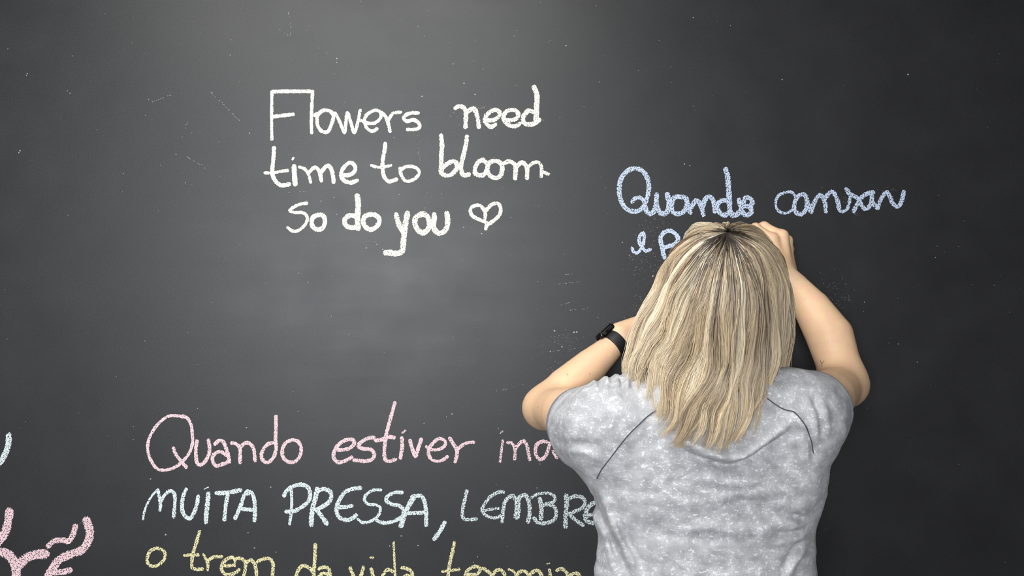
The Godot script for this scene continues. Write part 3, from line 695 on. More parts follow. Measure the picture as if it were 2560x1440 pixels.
func skin_material() -> StandardMaterial3D:
	var m := mat(Color.WHITE, 0.5)
	var s := 256
	var a := noise(41, 0.03, 4).get_seamless_image(s, s)
	var b := noise(42, 0.2, 2).get_seamless_image(s, s)
	var img := Image.create(s, s, false, Image.FORMAT_RGB8)
	for y in s:
		for x in s:
			var t := a.get_pixel(x, y).r
			var g := b.get_pixel(x, y).r - 0.5
			var c := rgb(240, 202, 160).lerp(rgb(240, 194, 162), smoothstep(0.35, 0.75, t))
			img.set_pixel(x, y, Color(c.r + g * 0.03, c.g + g * 0.03, c.b + g * 0.03))
	m.albedo_texture = ImageTexture.create_from_image(img)
	m.uv1_triplanar = true
	m.uv1_world_triplanar = true
	m.uv1_scale = Vector3.ONE * 6.0
	m.subsurf_scatter_enabled = true
	m.subsurf_scatter_strength = 0.12
	return m


func arms_field(p: Vector3) -> float:
	return bones_distance(arm_bones, p, 0.030)


func build_person() -> void:
	var o := base("person", Vector3(0.31, 0.0, 0.4))
	tag(o, "person with blond hair and grey t-shirt writing on the board", "person")
	var skin := skin_material()

	# ---- body: head, neck, arms, one continuous skin
	var H := HEAD
	var one := Vector3.ONE
	arm_bones = [
		# neck
		bone(Vector3(0.318, 1.33, 0.405), Vector3(0.322, 1.43, 0.375), 0.062, 0.054),
		# left shoulder, upper arm, forearm
		bone(Vector3(0.318, 1.325, 0.40), SHOULDER_L, 0.046, 0.044, one, 1),
		bone(SHOULDER_L, SHOULDER_L.lerp(ELBOW_L, 0.55), 0.044, 0.044, one, 1),
		bone(SHOULDER_L.lerp(ELBOW_L, 0.55), ELBOW_L, 0.044, 0.034, one, 1),
		bone(ELBOW_L, ELBOW_L.lerp(WRIST_L, 0.28), 0.034, 0.0385, one, 2),
		bone(ELBOW_L.lerp(WRIST_L, 0.28), ELBOW_L.lerp(WRIST_L, 0.6), 0.0385, 0.0325, one, 2),
		bone(ELBOW_L.lerp(WRIST_L, 0.6), ELBOW_L.lerp(WRIST_L, 0.88), 0.0325, 0.0240, one, 2),
		bone(ELBOW_L.lerp(WRIST_L, 0.88), WRIST_L, 0.0240, 0.0228, one, 2),
		# right shoulder, upper arm, forearm
		bone(Vector3(0.318, 1.325, 0.40), SHOULDER_R, 0.046, 0.044, one, 3),
		bone(SHOULDER_R, SHOULDER_R.lerp(ELBOW_R, 0.55), 0.044, 0.045, one, 3),
		bone(SHOULDER_R.lerp(ELBOW_R, 0.55), ELBOW_R, 0.045, 0.036, one, 3),
		bone(ELBOW_R, at(2074, 840, 0.165), 0.036, 0.0425, one, 4),
		bone(at(2074, 840, 0.165), at(2030, 770, 0.135), 0.0425, 0.0345, one, 4),
		bone(at(2030, 770, 0.135), at(1990, 715, 0.108), 0.0345, 0.0240, one, 4),
		bone(at(1990, 715, 0.108), WRIST_R, 0.0240, 0.0215, one, 4),
	]
	var head_bones := [
		bone(H + Vector3(0, 0.010, 0.008), H + Vector3(0, 0.014, -0.024), 0.086, 0.08, Vector3(1.14, 1.0, 1.0)),      # skull
		bone(H + Vector3(0, -0.04, -0.045), H + Vector3(0, -0.088, -0.078), 0.056, 0.026, Vector3(1.0, 1.0, 1.0)),   # jaw
		bone(H + Vector3(-0.03, -0.012, -0.07), H + Vector3(0.03, -0.012, -0.07), 0.03, 0.03),                        # cheeks
		bone(H + Vector3(0, 0.012, -0.098), H + Vector3(0, -0.022, -0.112), 0.007, 0.011),                            # nose
		bone(H + Vector3(-0.012, -0.052, -0.094), H + Vector3(0.012, -0.052, -0.094), 0.009, 0.009),                  # lips
		bone(H + Vector3(-0.03, 0.018, -0.084), H + Vector3(0.03, 0.018, -0.084), 0.016, 0.016),                      # brow
		bone(H + Vector3(-0.081, 0.012, -0.016), H + Vector3(-0.079, -0.020, -0.026), 0.013, 0.009, Vector3(1.6, 1, 1)),   # ears
		bone(H + Vector3(0.082, 0.012, -0.012), H + Vector3(0.082, -0.024, -0.022), 0.014, 0.009, Vector3(1.6, 1, 1)),
		bone(Vector3(0.320, 1.36, 0.40), H + Vector3(0, -0.03, 0.01), 0.056, 0.056),
	]
	var v := PackedVector3Array()
	var idx := PackedInt32Array()
	var r := bones_net(arm_bones, 0.030, Vector3(-0.02, 1.2, 0.03), Vector3(0.70, 1.6, 0.49), 0.004, v, idx)
	r = bones_net(head_bones, 0.016, Vector3(0.21, 1.36, 0.22), Vector3(0.44, 1.66, 0.50), 0.005, r[0], r[1])
	var hand_r := right_hand()
	r = bones_net(hand_r, 0.007, Vector3(0.42, 1.52, 0.0), Vector3(0.60, 1.67, 0.13), 0.0022, r[0], r[1])
	var hand_l := left_hand()
	r = bones_net(hand_l, 0.008, Vector3(0.19, 1.37, 0.0), Vector3(0.46, 1.52, 0.15), 0.004, r[0], r[1])
	# trunk inside the shirt
	var trunk := [bone(Vector3(0.31, 1.29, 0.40), Vector3(0.31, 0.96, 0.41), 0.125, 0.115, Vector3(1, 1, 1.5))]
	r = bones_net(trunk, 0.02, Vector3(0.15, 0.8, 0.28), Vector3(0.47, 1.45, 0.52), 0.014, r[0], r[1])
	own(part(arrays_mesh(r[0], soft_normals(r[0], r[1]), r[1]), "body", skin, o), o)

	# ---- face details
	for s in [-1, 1]:
		var e := SphereMesh.new()
		e.radius = 0.0115
		e.height = 0.023
		var eye := own(part(e, "eye", mat(rgb(235, 232, 226), 0.2), o), o)
		eye.position += H + Vector3(s * 0.031, 0.003, -0.094)
		var ir := SphereMesh.new()
		ir.radius = 0.006
		ir.height = 0.012
		var iris := part(ir, "iris", mat(rgb(72, 50, 34), 0.2), eye)
		iris.position = Vector3(0, 0.001, -0.0068)
	# small inked mark and moles on the arms
	var ink := mat(rgb(130, 98, 62), 0.8)
	var mark := [[Vector2(2050, 900), Vector2(2054, 908), Vector2(2055, 916)], [Vector2(2060, 902), Vector2(2055, 909)]]
	var tat := PackedVector3Array()
	for k in mark:
		tat = PackedVector3Array()
		for q in k:
			tat.append(meet(arms_field, q.x, q.y))
		own(part(tube(tat, 0.0005, 0.0005, 6), "tattoo_line", ink, o), o)
	for q in [Vector2(1344, 1018), Vector2(1419, 936), Vector2(1474, 934)]:
		var mo := SphereMesh.new()
		mo.radius = 0.0009
		mo.height = 0.0018
		mo.radial_segments = 8
		mo.rings = 4
		own(part(mo, "mole", mat(rgb(170, 120, 88), 0.8), o), o).position += meet(arms_field, q.x, q.y)

	build_shirt(o)
	build_trousers(o)
	build_hair(o)


# parts are modelled in room coordinates; shift them under their thing's base
func own(m: MeshInstance3D, o: Node3D) -> MeshInstance3D:
	m.position -= o.position
	return m


func right_hand() -> Array:
	var w := WRIST_R
	var mcp := [at(1931, 599, 0.088), at(1955, 590, 0.080), at(1967, 602, 0.064), at(1970, 622, 0.050)]
	var out := [bone(at(1990, 715, 0.108), w, 0.0240, 0.0215)]
	var rad := [0.0125, 0.0125, 0.011, 0.0095]
	for i in 4:
		out.append(bone(w + Vector3((i - 1.5) * 0.006, 0.0, 0.006 - i * 0.006), mcp[i], 0.017, rad[i]))
	out.append(bone(mcp[0], mcp[3], 0.010, 0.010))
	# fingers: knuckle, two bends, tip
	var chains := [
		[mcp[0], at(1889, 570, 0.076), at(1868, 586, 0.046), at(1862, 601, 0.028)],
		[mcp[1], at(1910, 567, 0.058), at(1882, 573, 0.030), at(1868, 592, 0.018)],
		[mcp[2], at(1932, 582, 0.032), at(1916, 602, 0.020), at(1926, 620, 0.028)],
		[mcp[3], at(1946, 608, 0.024), at(1934, 624, 0.018), at(1942, 636, 0.030)],
	]
	var fr := [[0.0105, 0.0092, 0.0082, 0.0068], [0.0105, 0.0094, 0.0084, 0.0070], [0.010, 0.0088, 0.0078, 0.0066], [0.0088, 0.0078, 0.0068, 0.0060]]
	for c in 4:
		for k in 3:
			out.append(bone(chains[c][k], chains[c][k + 1], fr[c][k], fr[c][k + 1]))
	# thumb leaves the side of the palm and closes against the forefinger
	out.append(bone(at(1945, 655, 0.085), at(1912, 630, 0.070), 0.014, 0.0115))
	out.append(bone(at(1912, 630, 0.070), at(1884, 612, 0.052), 0.0110, 0.0095))
	out.append(bone(at(1884, 612, 0.052), at(1866, 606, 0.034), 0.0092, 0.0075))
	return out


func left_hand() -> Array:
	var w := WRIST_L
	var out := [bone(ELBOW_L.lerp(WRIST_L, 0.9), w, 0.0235, 0.0225)]
	var dir := Vector3(0.95, 0.17, -0.36).normalized()
	var side := Vector3(0.28, -0.93, 0.05).normalized()
	var len := [0.074, 0.078, 0.073, 0.066]
	var fl := [0.068, 0.076, 0.070, 0.055]
	for i in 4:
		var k: Vector3 = w + dir * len[i] + side * (i - 1.5) * 0.019
		out.append(bone(w + side * (i - 1.5) * 0.009, k, 0.0185, 0.0115))
		var d1 := (dir + Vector3(0.05, 0.02 * (1.5 - i), 0.12)).normalized()
		var d2 := (dir + Vector3(0.0, 0, 0.05)).normalized()
		var a: Vector3 = k + d1 * fl[i] * 0.5
		var b: Vector3 = a + d2 * fl[i] * 0.5
		a.z = maxf(a.z, 0.0105)
		b.z = maxf(b.z, 0.009)
		out.append(bone(k, a, 0.0098, 0.0086))
		out.append(bone(a, b, 0.0086, 0.0068))
	out.append(bone(w + dir * 0.03 - side * 0.014, w + dir * 0.075 - side * 0.024, 0.013, 0.0105))
	out.append(bone(w + dir * 0.075 - side * 0.024, w + dir * 0.11 - side * 0.034, 0.0105, 0.0075))
	return out


# ==================================================================== t-shirt
func fold_at(p: Vector3) -> float:
	var x := (p.x - FOLD_LO.x) / FOLD_CELL
	var y := (p.y - FOLD_LO.y) / FOLD_CELL
	var i := int(x)
	var j := int(y)
	if x < 0 or y < 0 or i >= FOLD_NX - 1 or j >= FOLD_NY - 1:
		return 0.0
	var a := lerpf(folds[j * FOLD_NX + i], folds[j * FOLD_NX + i + 1], x - i)
	var b := lerpf(folds[(j + 1) * FOLD_NX + i], folds[(j + 1) * FOLD_NX + i + 1], x - i)
	return lerpf(a, b, y - j)


func make_folds() -> void:
	# [width, height, then points in the frame]: creases are negative
	var list := [
		[15, 12.0, 1640, 1062, 1700, 1092, 1770, 1126, 1840, 1132, 1900, 1098, 1975, 1050],
		[9, -11.0, 1690, 1118, 1760, 1144, 1810, 1156, 1860, 1140, 1910, 1112, 1975, 1072],
		[15, 3.0, 1700, 1160, 1800, 1190, 1880, 1170, 1960, 1120],
		[12, -3.0, 1930, 1010, 1975, 1060, 2000, 1130],
		[14, 5.0, 1960, 1010, 2005, 1070, 2020, 1130],
		[10, -5.0, 2006, 1060, 2022, 1110, 2034, 1150],
		[10, 5.0, 1935, 1246, 1980, 1262, 2025, 1290],
		[9, -4.5, 1930, 1268, 1975, 1284, 2015, 1300],
		[10, 4.5, 1925, 1296, 1970, 1310, 2020, 1314],
		[9, -4.5, 1930, 1330, 1975, 1332, 2020, 1330],
		[11, 4.0, 1930, 1352, 1980, 1346, 2025, 1340],
		[10, 4.0, 1700, 1312, 1780, 1306, 1860, 1316],
		[9, -3.0, 1650, 1334, 1740, 1330, 1850, 1338],
		[10, 3.0, 1740, 1180, 1830, 1200, 1900, 1190],
		[12, 3.0, 1780, 1232, 1870, 1222, 1960, 1232],
		[11, -2.4, 1780, 1254, 1870, 1246, 1950, 1256],
		[12, 5.5, 1500, 1225, 1522, 1290, 1560, 1370, 1606, 1450],
		[9, -5.0, 1496, 1250, 1512, 1310, 1540, 1380, 1576, 1450],
		[10, 3.5, 1516, 1330, 1528, 1390, 1540, 1450],
		[8, -3.0, 1545, 1300, 1580, 1370, 1625, 1440],
		[10, 4.0, 1960, 1440, 1990, 1400, 2020, 1380],
		[10, -3.5, 1950, 1420, 1980, 1380, 2016, 1356],
		[12, 3.0, 2010, 980, 2030, 1040, 2036, 1100],
		[8, -3.0, 2024, 985, 2044, 1040, 2050, 1100],
		[10, 3.0, 2050, 990, 2062, 1040, 2066, 1090],
		[9, 3.5, 1420, 1140, 1460, 1130, 1500, 1150],
		[8, -3.0, 1430, 1120, 1470, 1108, 1510, 1128],
		[9, 2.6, 1900, 990, 1940, 975, 1975, 985],
	]
	for i in 10:      # gathered top of the sleeve
		list.append([8, 5.0 if i % 2 == 0 else -4.0, 1482 + i * 13, 940, 1474 + i * 13, 958, 1464 + i * 13, 978])
	var lines := []
	for f in list:
		var pts := []
		for i in range(2, f.size(), 2):
			var q := at(f[i], f[i + 1], 0.475)
			pts.append(Vector3(q.x, q.y, 0))
		var c := spline(pts, 4)
		var lo := Vector2(9, 9)
		var hi := Vector2(-9, -9)
		for q in c:
			lo = lo.min(Vector2(q.x, q.y))
			hi = hi.max(Vector2(q.x, q.y))
		lines.append([c, f[0] * 0.0006, f[1] * 0.00145, lo, hi])
	folds.resize(FOLD_NX * FOLD_NY)
	var big := noise(51, 9.0, 2)
	var fine := noise(52, 26.0, 2)
	for j in FOLD_NY:
		for i in FOLD_NX:
			var p := FOLD_LO + Vector2(i, j) * FOLD_CELL
			folds[j * FOLD_NX + i] = big.get_noise_2d(p.x, p.y * 1.4) * 0.004 + fine.get_noise_2d(p.x, p.y * 1.6) * 0.0016
	for l in lines:
		var w: float = l[1]
		var amp: float = l[2]
		var c: PackedVector3Array = l[0]
		var i0 := maxi(0, int((l[3].x - w * 2.5 - FOLD_LO.x) / FOLD_CELL))
		var i1 := mini(FOLD_NX - 1, int((l[4].x + w * 2.5 - FOLD_LO.x) / FOLD_CELL))
		var j0 := maxi(0, int((l[3].y - w * 2.5 - FOLD_LO.y) / FOLD_CELL))
		var j1 := mini(FOLD_NY - 1, int((l[4].y + w * 2.5 - FOLD_LO.y) / FOLD_CELL))
		for j in range(j0, j1 + 1):
			for i in range(i0, i1 + 1):
				var p := Vector3(FOLD_LO.x + i * FOLD_CELL, FOLD_LO.y + j * FOLD_CELL, 0)
				var best := 1e9
				var along := 0.0
				for k in c.size() - 1:
					var ab := c[k + 1] - c[k]
					var h := clampf((p - c[k]).dot(ab) / maxf(ab.length_squared(), 1e-9), 0.0, 1.0)
					var d := p.distance_squared_to(c[k] + ab * h)
					if d < best:
						best = d
						along = (k + h) / (c.size() - 1)
				var ends := smoothstep(0.0, 0.25, along) * smoothstep(1.0, 0.75, along)
				folds[j * FOLD_NX + i] += amp * exp(-best / (w * w)) * (0.25 + 0.75 * ends)


var cuff_l := Vector3.ZERO
var cuff_r := Vector3.ZERO
var axis_l := Vector3.ZERO
var axis_r := Vector3.ZERO


func shirt_field(p: Vector3) -> float:
	var d := bones_distance(shirt_bones[0], p, 0.045)
	# left or right half: only one sleeve is near
	var k := 1 if p.x < 0.31 else 2
	var cut: float = (p - cuff_l).dot(axis_l) if k == 1 else (p - cuff_r).dot(axis_r)
	d = blend(d, maxf(bones_distance(shirt_bones[k], p, 0.03), cut), 0.022)
	if p.z > 0.32:
		d -= fold_at(p) * smoothstep(0.32, 0.43, p.z)
	return maxf(d, -bone_distance(shirt_bones[k + 2], p))


func build_shirt(o: Node3D) -> void:
	make_folds()
	axis_l = (ELBOW_L - SHOULDER_L).normalized()
	axis_r = (ELBOW_R - SHOULDER_R).normalized()
	cuff_l = SHOULDER_L.lerp(ELBOW_L, 0.31)
	cuff_r = SHOULDER_R.lerp(ELBOW_R, 0.22)
	var sag := Vector3(0, -0.012, 0)
	var c := Vector3(0.3065, 0, 0.39)
	shirt_bones = [
		[
			bone(c + Vector3(0, 1.235, 0), c + Vector3(0.0, 0.98, 0.01), 0.166, 0.178, Vector3(1, 1, 1.62)),
			bone(Vector3(0.175, 1.300, 0.405), Vector3(0.43, 1.305, 0.405), 0.078, 0.078),
			bone(Vector3(0.30, 1.315, 0.40), Vector3(0.318, 1.355, 0.392), 0.082, 0.062),
			bone(Vector3(0.22, 1.22, 0.40), Vector3(0.40, 1.22, 0.40), 0.085, 0.085),
		],
		[
			bone(SHOULDER_L + sag + Vector3(0.008, 0, 0.0), cuff_l + sag + axis_l * 0.02, 0.070, 0.0575),
			bone(SHOULDER_L + Vector3(0.03, -0.045, 0), cuff_l + Vector3(0.006, -0.040, 0), 0.056, 0.046),
		],
		[
			bone(SHOULDER_R + sag * 0.3 + Vector3(-0.008, 0, 0.0), cuff_r + sag * 0.2 + axis_r * 0.02, 0.070, 0.0600),
			bone(SHOULDER_R + Vector3(-0.03, -0.05, 0), cuff_r + Vector3(-0.01, -0.036, 0), 0.056, 0.042),
		],
		bone(cuff_l + sag + axis_l * 0.032, cuff_l + sag + axis_l * 0.12, 0.050, 0.056),
		bone(cuff_r + sag + axis_r * 0.032, cuff_r + sag + axis_r * 0.12, 0.050, 0.056),
	]
	var m := shirt_material()
	var all := shirt_bones.duplicate()
	var near_only := func(c, r):
		shirt_bones = [nearby(all[0], c, r, 0.045), nearby(all[1], c, r, 0.03), nearby(all[2], c, r, 0.03), all[3], all[4]]
	var r := net(shirt_field, near_only, Vector3(0.0, 0.86, 0.16), Vector3(0.62, 1.44, 0.54), 0.0048, PackedVector3Array(), PackedInt32Array())
	shirt_bones = all
	var mesh := arrays_mesh(r[0], soft_normals(r[0], r[1]), r[1])
	var s := own(part(mesh, "t_shirt", m, o), o)
	tag(s, "grey acid washed t-shirt with short raglan sleeves")
	# seams, sleeve edges, ribbed collar
	var dark := mat(rgb(74, 76, 84), 0.9)
	for line in [
		[[1655, 1018], [1625, 1036], [1590, 1068], [1555, 1106], [1525, 1146], [1502, 1176], [1492, 1196]],
		[[1918, 996], [1940, 1012], [1962, 1024], [1985, 1030], [2005, 1052], [2020, 1080], [2030, 1112], [2034, 1136]],
	]:
		var pts := []
		for q in line:
			pts.append(meet(shirt_field, q[0], q[1]))
		var path := PackedVector3Array()
		for q in spline(pts, 5):
			var g := q
			for k in 3:
				g += Vector3(0, 0, 1) * -shirt_field(g)
			path.append(g + Vector3(0, 0, 0.0012))
		part(tube(path, 0.0009, 0.0009, 6), "seam", dark, s)
	for k in [[cuff_l + sag, axis_l, 0.0560], [cuff_r + sag * 0.2, axis_r, 0.0585]]:
		var a: Vector3 = k[1].cross(Vector3.UP).normalized()
		var b: Vector3 = a.cross(k[1]).normalized()
		var pth := ring(k[0] - k[1] * 0.0015, a * k[2], b * k[2], 48)
		part(tube(pth, 0.0045, 0.0045, 8, Vector2(1, 0.6), k[1]), "sleeve_edge", mat(rgb(112, 114, 124), 0.9), s)
	build_collar(s)


func build_collar(s: MeshInstance3D) -> void:
	var v := PackedVector3Array()
	var n := PackedVector3Array()
	var idx := PackedInt32Array()
	var col := PackedColorArray()
	var steps := 260
	var c := Vector3(0.319, 1.372, 0.392)
	for i in steps + 1:
		var a := TAU * i / steps
		var rib := 0.5 + 0.5 * sin(a * 65.0)
		var dark := lin(62, 62, 68).lerp(lin(176, 176, 182), smoothstep(0.35, 0.75, rib))
		var out := Vector3(cos(a), 0, sin(a))
		for k in 5:
			var t := k / 4.0
			var rad := 0.078 - 0.012 * t + 0.001 * rib
			v.append(c + Vector3(out.x * rad, -0.014 + 0.018 * t - 0.010 * out.z * -1.0, out.z * rad * 0.92))
			n.append((out + Vector3(0, 0.5, 0)).normalized())
			col.append(dark)
	for i in steps:
		for k in 4:
			var a := i * 5 + k
			idx.append_array([a, a + 1, a + 5, a + 1, a + 6, a + 5])
	var m := mat(Color.WHITE, 0.95)
	m.vertex_color_use_as_albedo = true
	m.cull_mode = BaseMaterial3D.CULL_DISABLED
	part(arrays_mesh(v, n, idx, col), "collar", m, s)


func shirt_material() -> StandardMaterial3D:
	var s := 1024
	var blot := noise(61, 0.012, 4).get_seamless_image(s, s)
	var fl := noise(62, 0.034, 3)
	fl.domain_warp_enabled = true
	fl.domain_warp_amplitude = 14.0
	fl.domain_warp_frequency = 0.03
	var fleck := fl.get_seamless_image(s, s)
	var fl2 := noise(64, 0.07, 2)
	fl2.domain_warp_enabled = true
	fl2.domain_warp_amplitude = 8.0
	var fleck2 := fl2.get_seamless_image(s, s)
	var weave := noise(63, 0.32, 2).get_seamless_image(s, s)
	for im in [blot, fleck, fleck2, weave]:
		im.convert(Image.FORMAT_L8)
	var d0 := blot.get_data()
	var d1 := fleck.get_data()
	var d2 := weave.get_data()
	var d3 := fleck2.get_data()
	var out := PackedByteArray()
	var h := PackedByteArray()
	out.resize(s * s * 3)
	h.resize(s * s)
	for i in s * s:
		var b := d0[i] / 255.0
		var f := smoothstep(0.69, 0.80, d1[i] / 255.0 + (b - 0.5) * 0.25)
		f = maxf(f, smoothstep(0.71, 0.83, d3[i] / 255.0 + (b - 0.5) * 0.3) * 0.8)
		var w := (d2[i] / 255.0 - 0.5) * 0.07
		var g := 0.70 + (b - 0.5) * 0.22 + w
		g = lerpf(g, 0.93 + w, f * 0.9)
		var q := clampi(int(g * 255.0), 0, 255)
		out[i * 3] = q
		out[i * 3 + 1] = q
		out[i * 3 + 2] = mini(255, q + 3)
		h[i] = d2[i]
	var m := mat(Color.WHITE, 0.92)
	m.albedo_texture = ImageTexture.create_from_image(Image.create_from_data(s, s, false, Image.FORMAT_RGB8, out))
	var hi := Image.create_from_data(s, s, false, Image.FORMAT_L8, h)
	hi.bump_map_to_normal_map(2.0)
	m.normal_enabled = true
	m.normal_texture = ImageTexture.create_from_image(hi)
	m.normal_scale = 0.25
	m.uv1_triplanar = true
	m.uv1_world_triplanar = true
	m.uv1_scale = Vector3(3.0, 3.9, 3.0)
	m.rim_enabled = true
	m.rim = 0.15
	return m


# ==================================================================== trousers and shoes, below the frame
func build_trousers(o: Node3D) -> void:
	var hip := Vector3(0.3065, 0.93, 0.40)
	var list := [bone(hip + Vector3(-0.05, 0.02, 0), hip + Vector3(0.05, 0.02, 0), 0.125, 0.125, Vector3(1, 1, 1.25))]
	var knees := []
	for s in [-1, 1]:
		var k := Vector3(0.3065 + s * 0.085, 0.48, 0.385)
		var a := Vector3(0.3065 + s * 0.095, 0.10, 0.41)
		list.append(bone(hip + Vector3(s * 0.08, -0.02, 0), k, 0.088, 0.058))
		list.append(bone(k, a, 0.058, 0.046))
		knees.append(a)
	var t := own(part(bones_mesh(list, 0.03, Vector3(0.08, 0.0, 0.2), Vector3(0.53, 1.12, 0.6), 0.012), "trousers", mat(rgb(46, 52, 66), 0.9), o), o)
	tag(t, "dark blue denim trousers")
	for a in knees:
		var sb := [bone(a + Vector3(0, -0.06, 0.03), a + Vector3(0, -0.066, -0.12), 0.039, 0.033), bone(a + Vector3(0, 0.0, 0.02), a + Vector3(0, -0.05, 0.02), 0.04, 0.042)]
		own(part(bones_mesh(sb, 0.03, a + Vector3(-0.07, -0.11, -0.2), a + Vector3(0.07, 0.07, 0.11), 0.008), "shoe", mat(rgb(225, 223, 218), 0.7), o), o)


# ==================================================================== hair
func build_hair(o: Node3D) -> void:
	# guide locks from one side of the face round the back to the other, root to tip
	var guides := [
		[[1818, 574, 0.447], [1820, 565, 0.42], [1822, 562, 0.385], [1821, 570, 0.34], [1818, 590, 0.3], [1812, 625, 0.275], [1806, 665, 0.262], [1800, 700, 0.256]],
		[[1816.5, 572.75, 0.446], [1800, 564, 0.385], [1782, 568, 0.345], [1762, 574, 0.31], [1742, 600, 0.285], [1724, 636, 0.268], [1706, 676, 0.262], [1690, 720, 0.262]],
		[[1814.5, 573, 0.446], [1776, 572, 0.38], [1742, 586, 0.335], [1708, 612, 0.305], [1682, 656, 0.288], [1664, 706, 0.284], [1646, 764, 0.286], [1628, 826, 0.292]],
		[[1812.75, 573.75, 0.445], [1745, 585, 0.375], [1690, 632, 0.335], [1664, 700, 0.315], [1618, 785, 0.31], [1594, 860, 0.315], [1580, 912, 0.325], [1600, 962, 0.34]],
		[[1813.5, 574.75, 0.451], [1742, 598, 0.425], [1684, 655, 0.4], [1654, 730, 0.385], [1614, 805, 0.38], [1588, 868, 0.385], [1572, 912, 0.39], [1596, 962, 0.4]],
		[[1814.25, 576, 0.456], [1752, 620, 0.465], [1704, 690, 0.455], [1668, 770, 0.445], [1630, 846, 0.44], [1602, 902, 0.44], [1598, 950, 0.44], [1622, 990, 0.445]],
		[[1815.25, 577.25, 0.46], [1768, 640, 0.488], [1738, 716, 0.488], [1706, 800, 0.478], [1672, 876, 0.468], [1646, 936, 0.466], [1632, 990, 0.47], [1626, 1040, 0.48]],
		[[1816.5, 578.5, 0.462], [1786, 655, 0.502], [1765, 736, 0.505], [1744, 820, 0.498], [1716, 900, 0.488], [1692, 970, 0.488], [1668, 1034, 0.5], [1630, 1078, 0.51]],
		[[1818, 579.75, 0.462], [1804, 665, 0.508], [1794, 748, 0.514], [1782, 834, 0.508], [1764, 915, 0.498], [1742, 990, 0.5], [1714, 1054, 0.512], [1668, 1100, 0.52]],
		[[1819.5, 580.25, 0.463], [1824, 668, 0.51], [1824, 752, 0.516], [1816, 838, 0.51], [1802, 920, 0.5], [1784, 1000, 0.502], [1762, 1066, 0.514], [1728, 1114, 0.522]],
		[[1821, 579.75, 0.462], [1845, 664, 0.508], [1856, 748, 0.513], [1854, 834, 0.507], [1842, 918, 0.498], [1824, 1000, 0.5], [1804, 1072, 0.512], [1776, 1124, 0.52]],
		[[1822.25, 578.75, 0.462], [1868, 652, 0.5], [1890, 736, 0.502], [1894, 822, 0.496], [1884, 906, 0.488], [1866, 990, 0.49], [1848, 1068, 0.504], [1826, 1124, 0.514]],
		[[1823, 577.75, 0.46], [1888, 636, 0.482], [1913, 716, 0.478], [1917, 802, 0.472], [1910, 890, 0.466], [1896, 972, 0.472], [1880, 1046, 0.49], [1862, 1104, 0.505]],
		[[1823.5, 576.5, 0.456], [1902, 620, 0.452], [1935, 696, 0.438], [1941, 782, 0.432], [1936, 870, 0.43], [1924, 950, 0.44], [1906, 1016, 0.46], [1890, 1070, 0.48]],
		[[1824, 575.25, 0.451], [1908, 606, 0.412], [1947, 680, 0.39], [1956, 766, 0.384], [1954, 850, 0.386], [1944, 922, 0.396], [1930, 972, 0.415], [1915, 1016, 0.435]],
		[[1823.5, 574, 0.445], [1904, 596, 0.365], [1943, 668, 0.335], [1955, 752, 0.325], [1956, 832, 0.33], [1950, 896, 0.34], [1942, 944, 0.355], [1936, 976, 0.375]],
		[[1822, 573.25, 0.446], [1882, 580, 0.37], [1917, 622, 0.32], [1935, 690, 0.295], [1944, 760, 0.29], [1948, 826, 0.295], [1946, 880, 0.305], [1944, 924, 0.32]],
		[[1820, 572.75, 0.446], [1850, 562, 0.37], [1880, 582, 0.32], [1904, 622, 0.285], [1918, 674, 0.268], [1924, 726, 0.262], [1926, 780, 0.264], [1924, 834, 0.27]],
		[[1818, 574, 0.447], [1820, 565, 0.42], [1822, 562, 0.385], [1821, 570, 0.34], [1818, 590, 0.3], [1812, 625, 0.275], [1806, 665, 0.262], [1800, 700, 0.256]],
	]
	const TS := 36
	const GS := 97
	var curves := []
	for g in guides:
		var pts := []
		for q in g:
			pts.append(at(q[0], q[1], q[2]))
		var fine := spline(pts, 24)
		# even steps along the lock
		var length := [0.0]
		for i in range(1, fine.size()):
			length.append(length[i - 1] + fine[i].distance_to(fine[i - 1]))
		var even := PackedVector3Array()
		var k := 0
		for i in TS:
			var want: float = length[fine.size() - 1] * i / (TS - 1)
			while k < fine.size() - 2 and length[k + 1] < want:
				k += 1
			even.append(fine[k].lerp(fine[k + 1], clampf((want - length[k]) / maxf(length[k + 1] - length[k], 1e-6), 0, 1)))
		curves.append(even)
	var gp := PackedVector3Array()
	var gn := PackedVector3Array()
	gp.resize(GS * TS)
	gn.resize(GS * TS)
	for a in GS:
		var x := float(a) / (GS - 1) * (curves.size() - 1)
		var i := mini(int(x), curves.size() - 2)
		for t in TS:
			gp[a * TS + t] = curves[i][t].cubic_interpolate(curves[i + 1][t], curves[maxi(i - 1, 0)][t], curves[mini(i + 2, curves.size() - 1)][t], x - i)
	for a in GS:
		for t in TS:
			var da := gp[mini(a + 1, GS - 1) * TS + t] - gp[maxi(a - 1, 0) * TS + t]
			var dt := gp[a * TS + mini(t + 1, TS - 1)] - gp[a * TS + maxi(t - 1, 0)]
			gn[a * TS + t] = dt.cross(da).normalized()
	var hm := mat(Color.WHITE, 0.36)
	hm.vertex_color_use_as_albedo = true
	hm.metallic_specular = 0.55
	hm.cull_mode = BaseMaterial3D.CULL_DISABLED

	# under-layer that the locks lie on
	var uv := PackedVector3Array()
	var ui := PackedInt32Array()
	var uc := PackedColorArray()
	var ut := 27
	for a in GS:
		for t in ut:
			uv.append(gp[a * TS + t] - gn[a * TS + t] * (0.011 if t > 2 else 0.006))
			uc.append(lin(150, 124, 94))
	for a in GS - 1:
		for t in ut - 1:
			var q := a * ut + t
			ui.append_array([q, q + ut, q + 1, q + 1, q + ut, q + ut + 1])
	var under := own(part(arrays_mesh(uv, soft_normals(uv, ui), ui, uc), "hair", hm, o), o)
	tag(under, "shoulder length straight blond hair with dark roots")

	# locks and strands
	var r := RandomNumberGenerator.new()
	r.seed = 5
	var locks := []
	var nl := 84
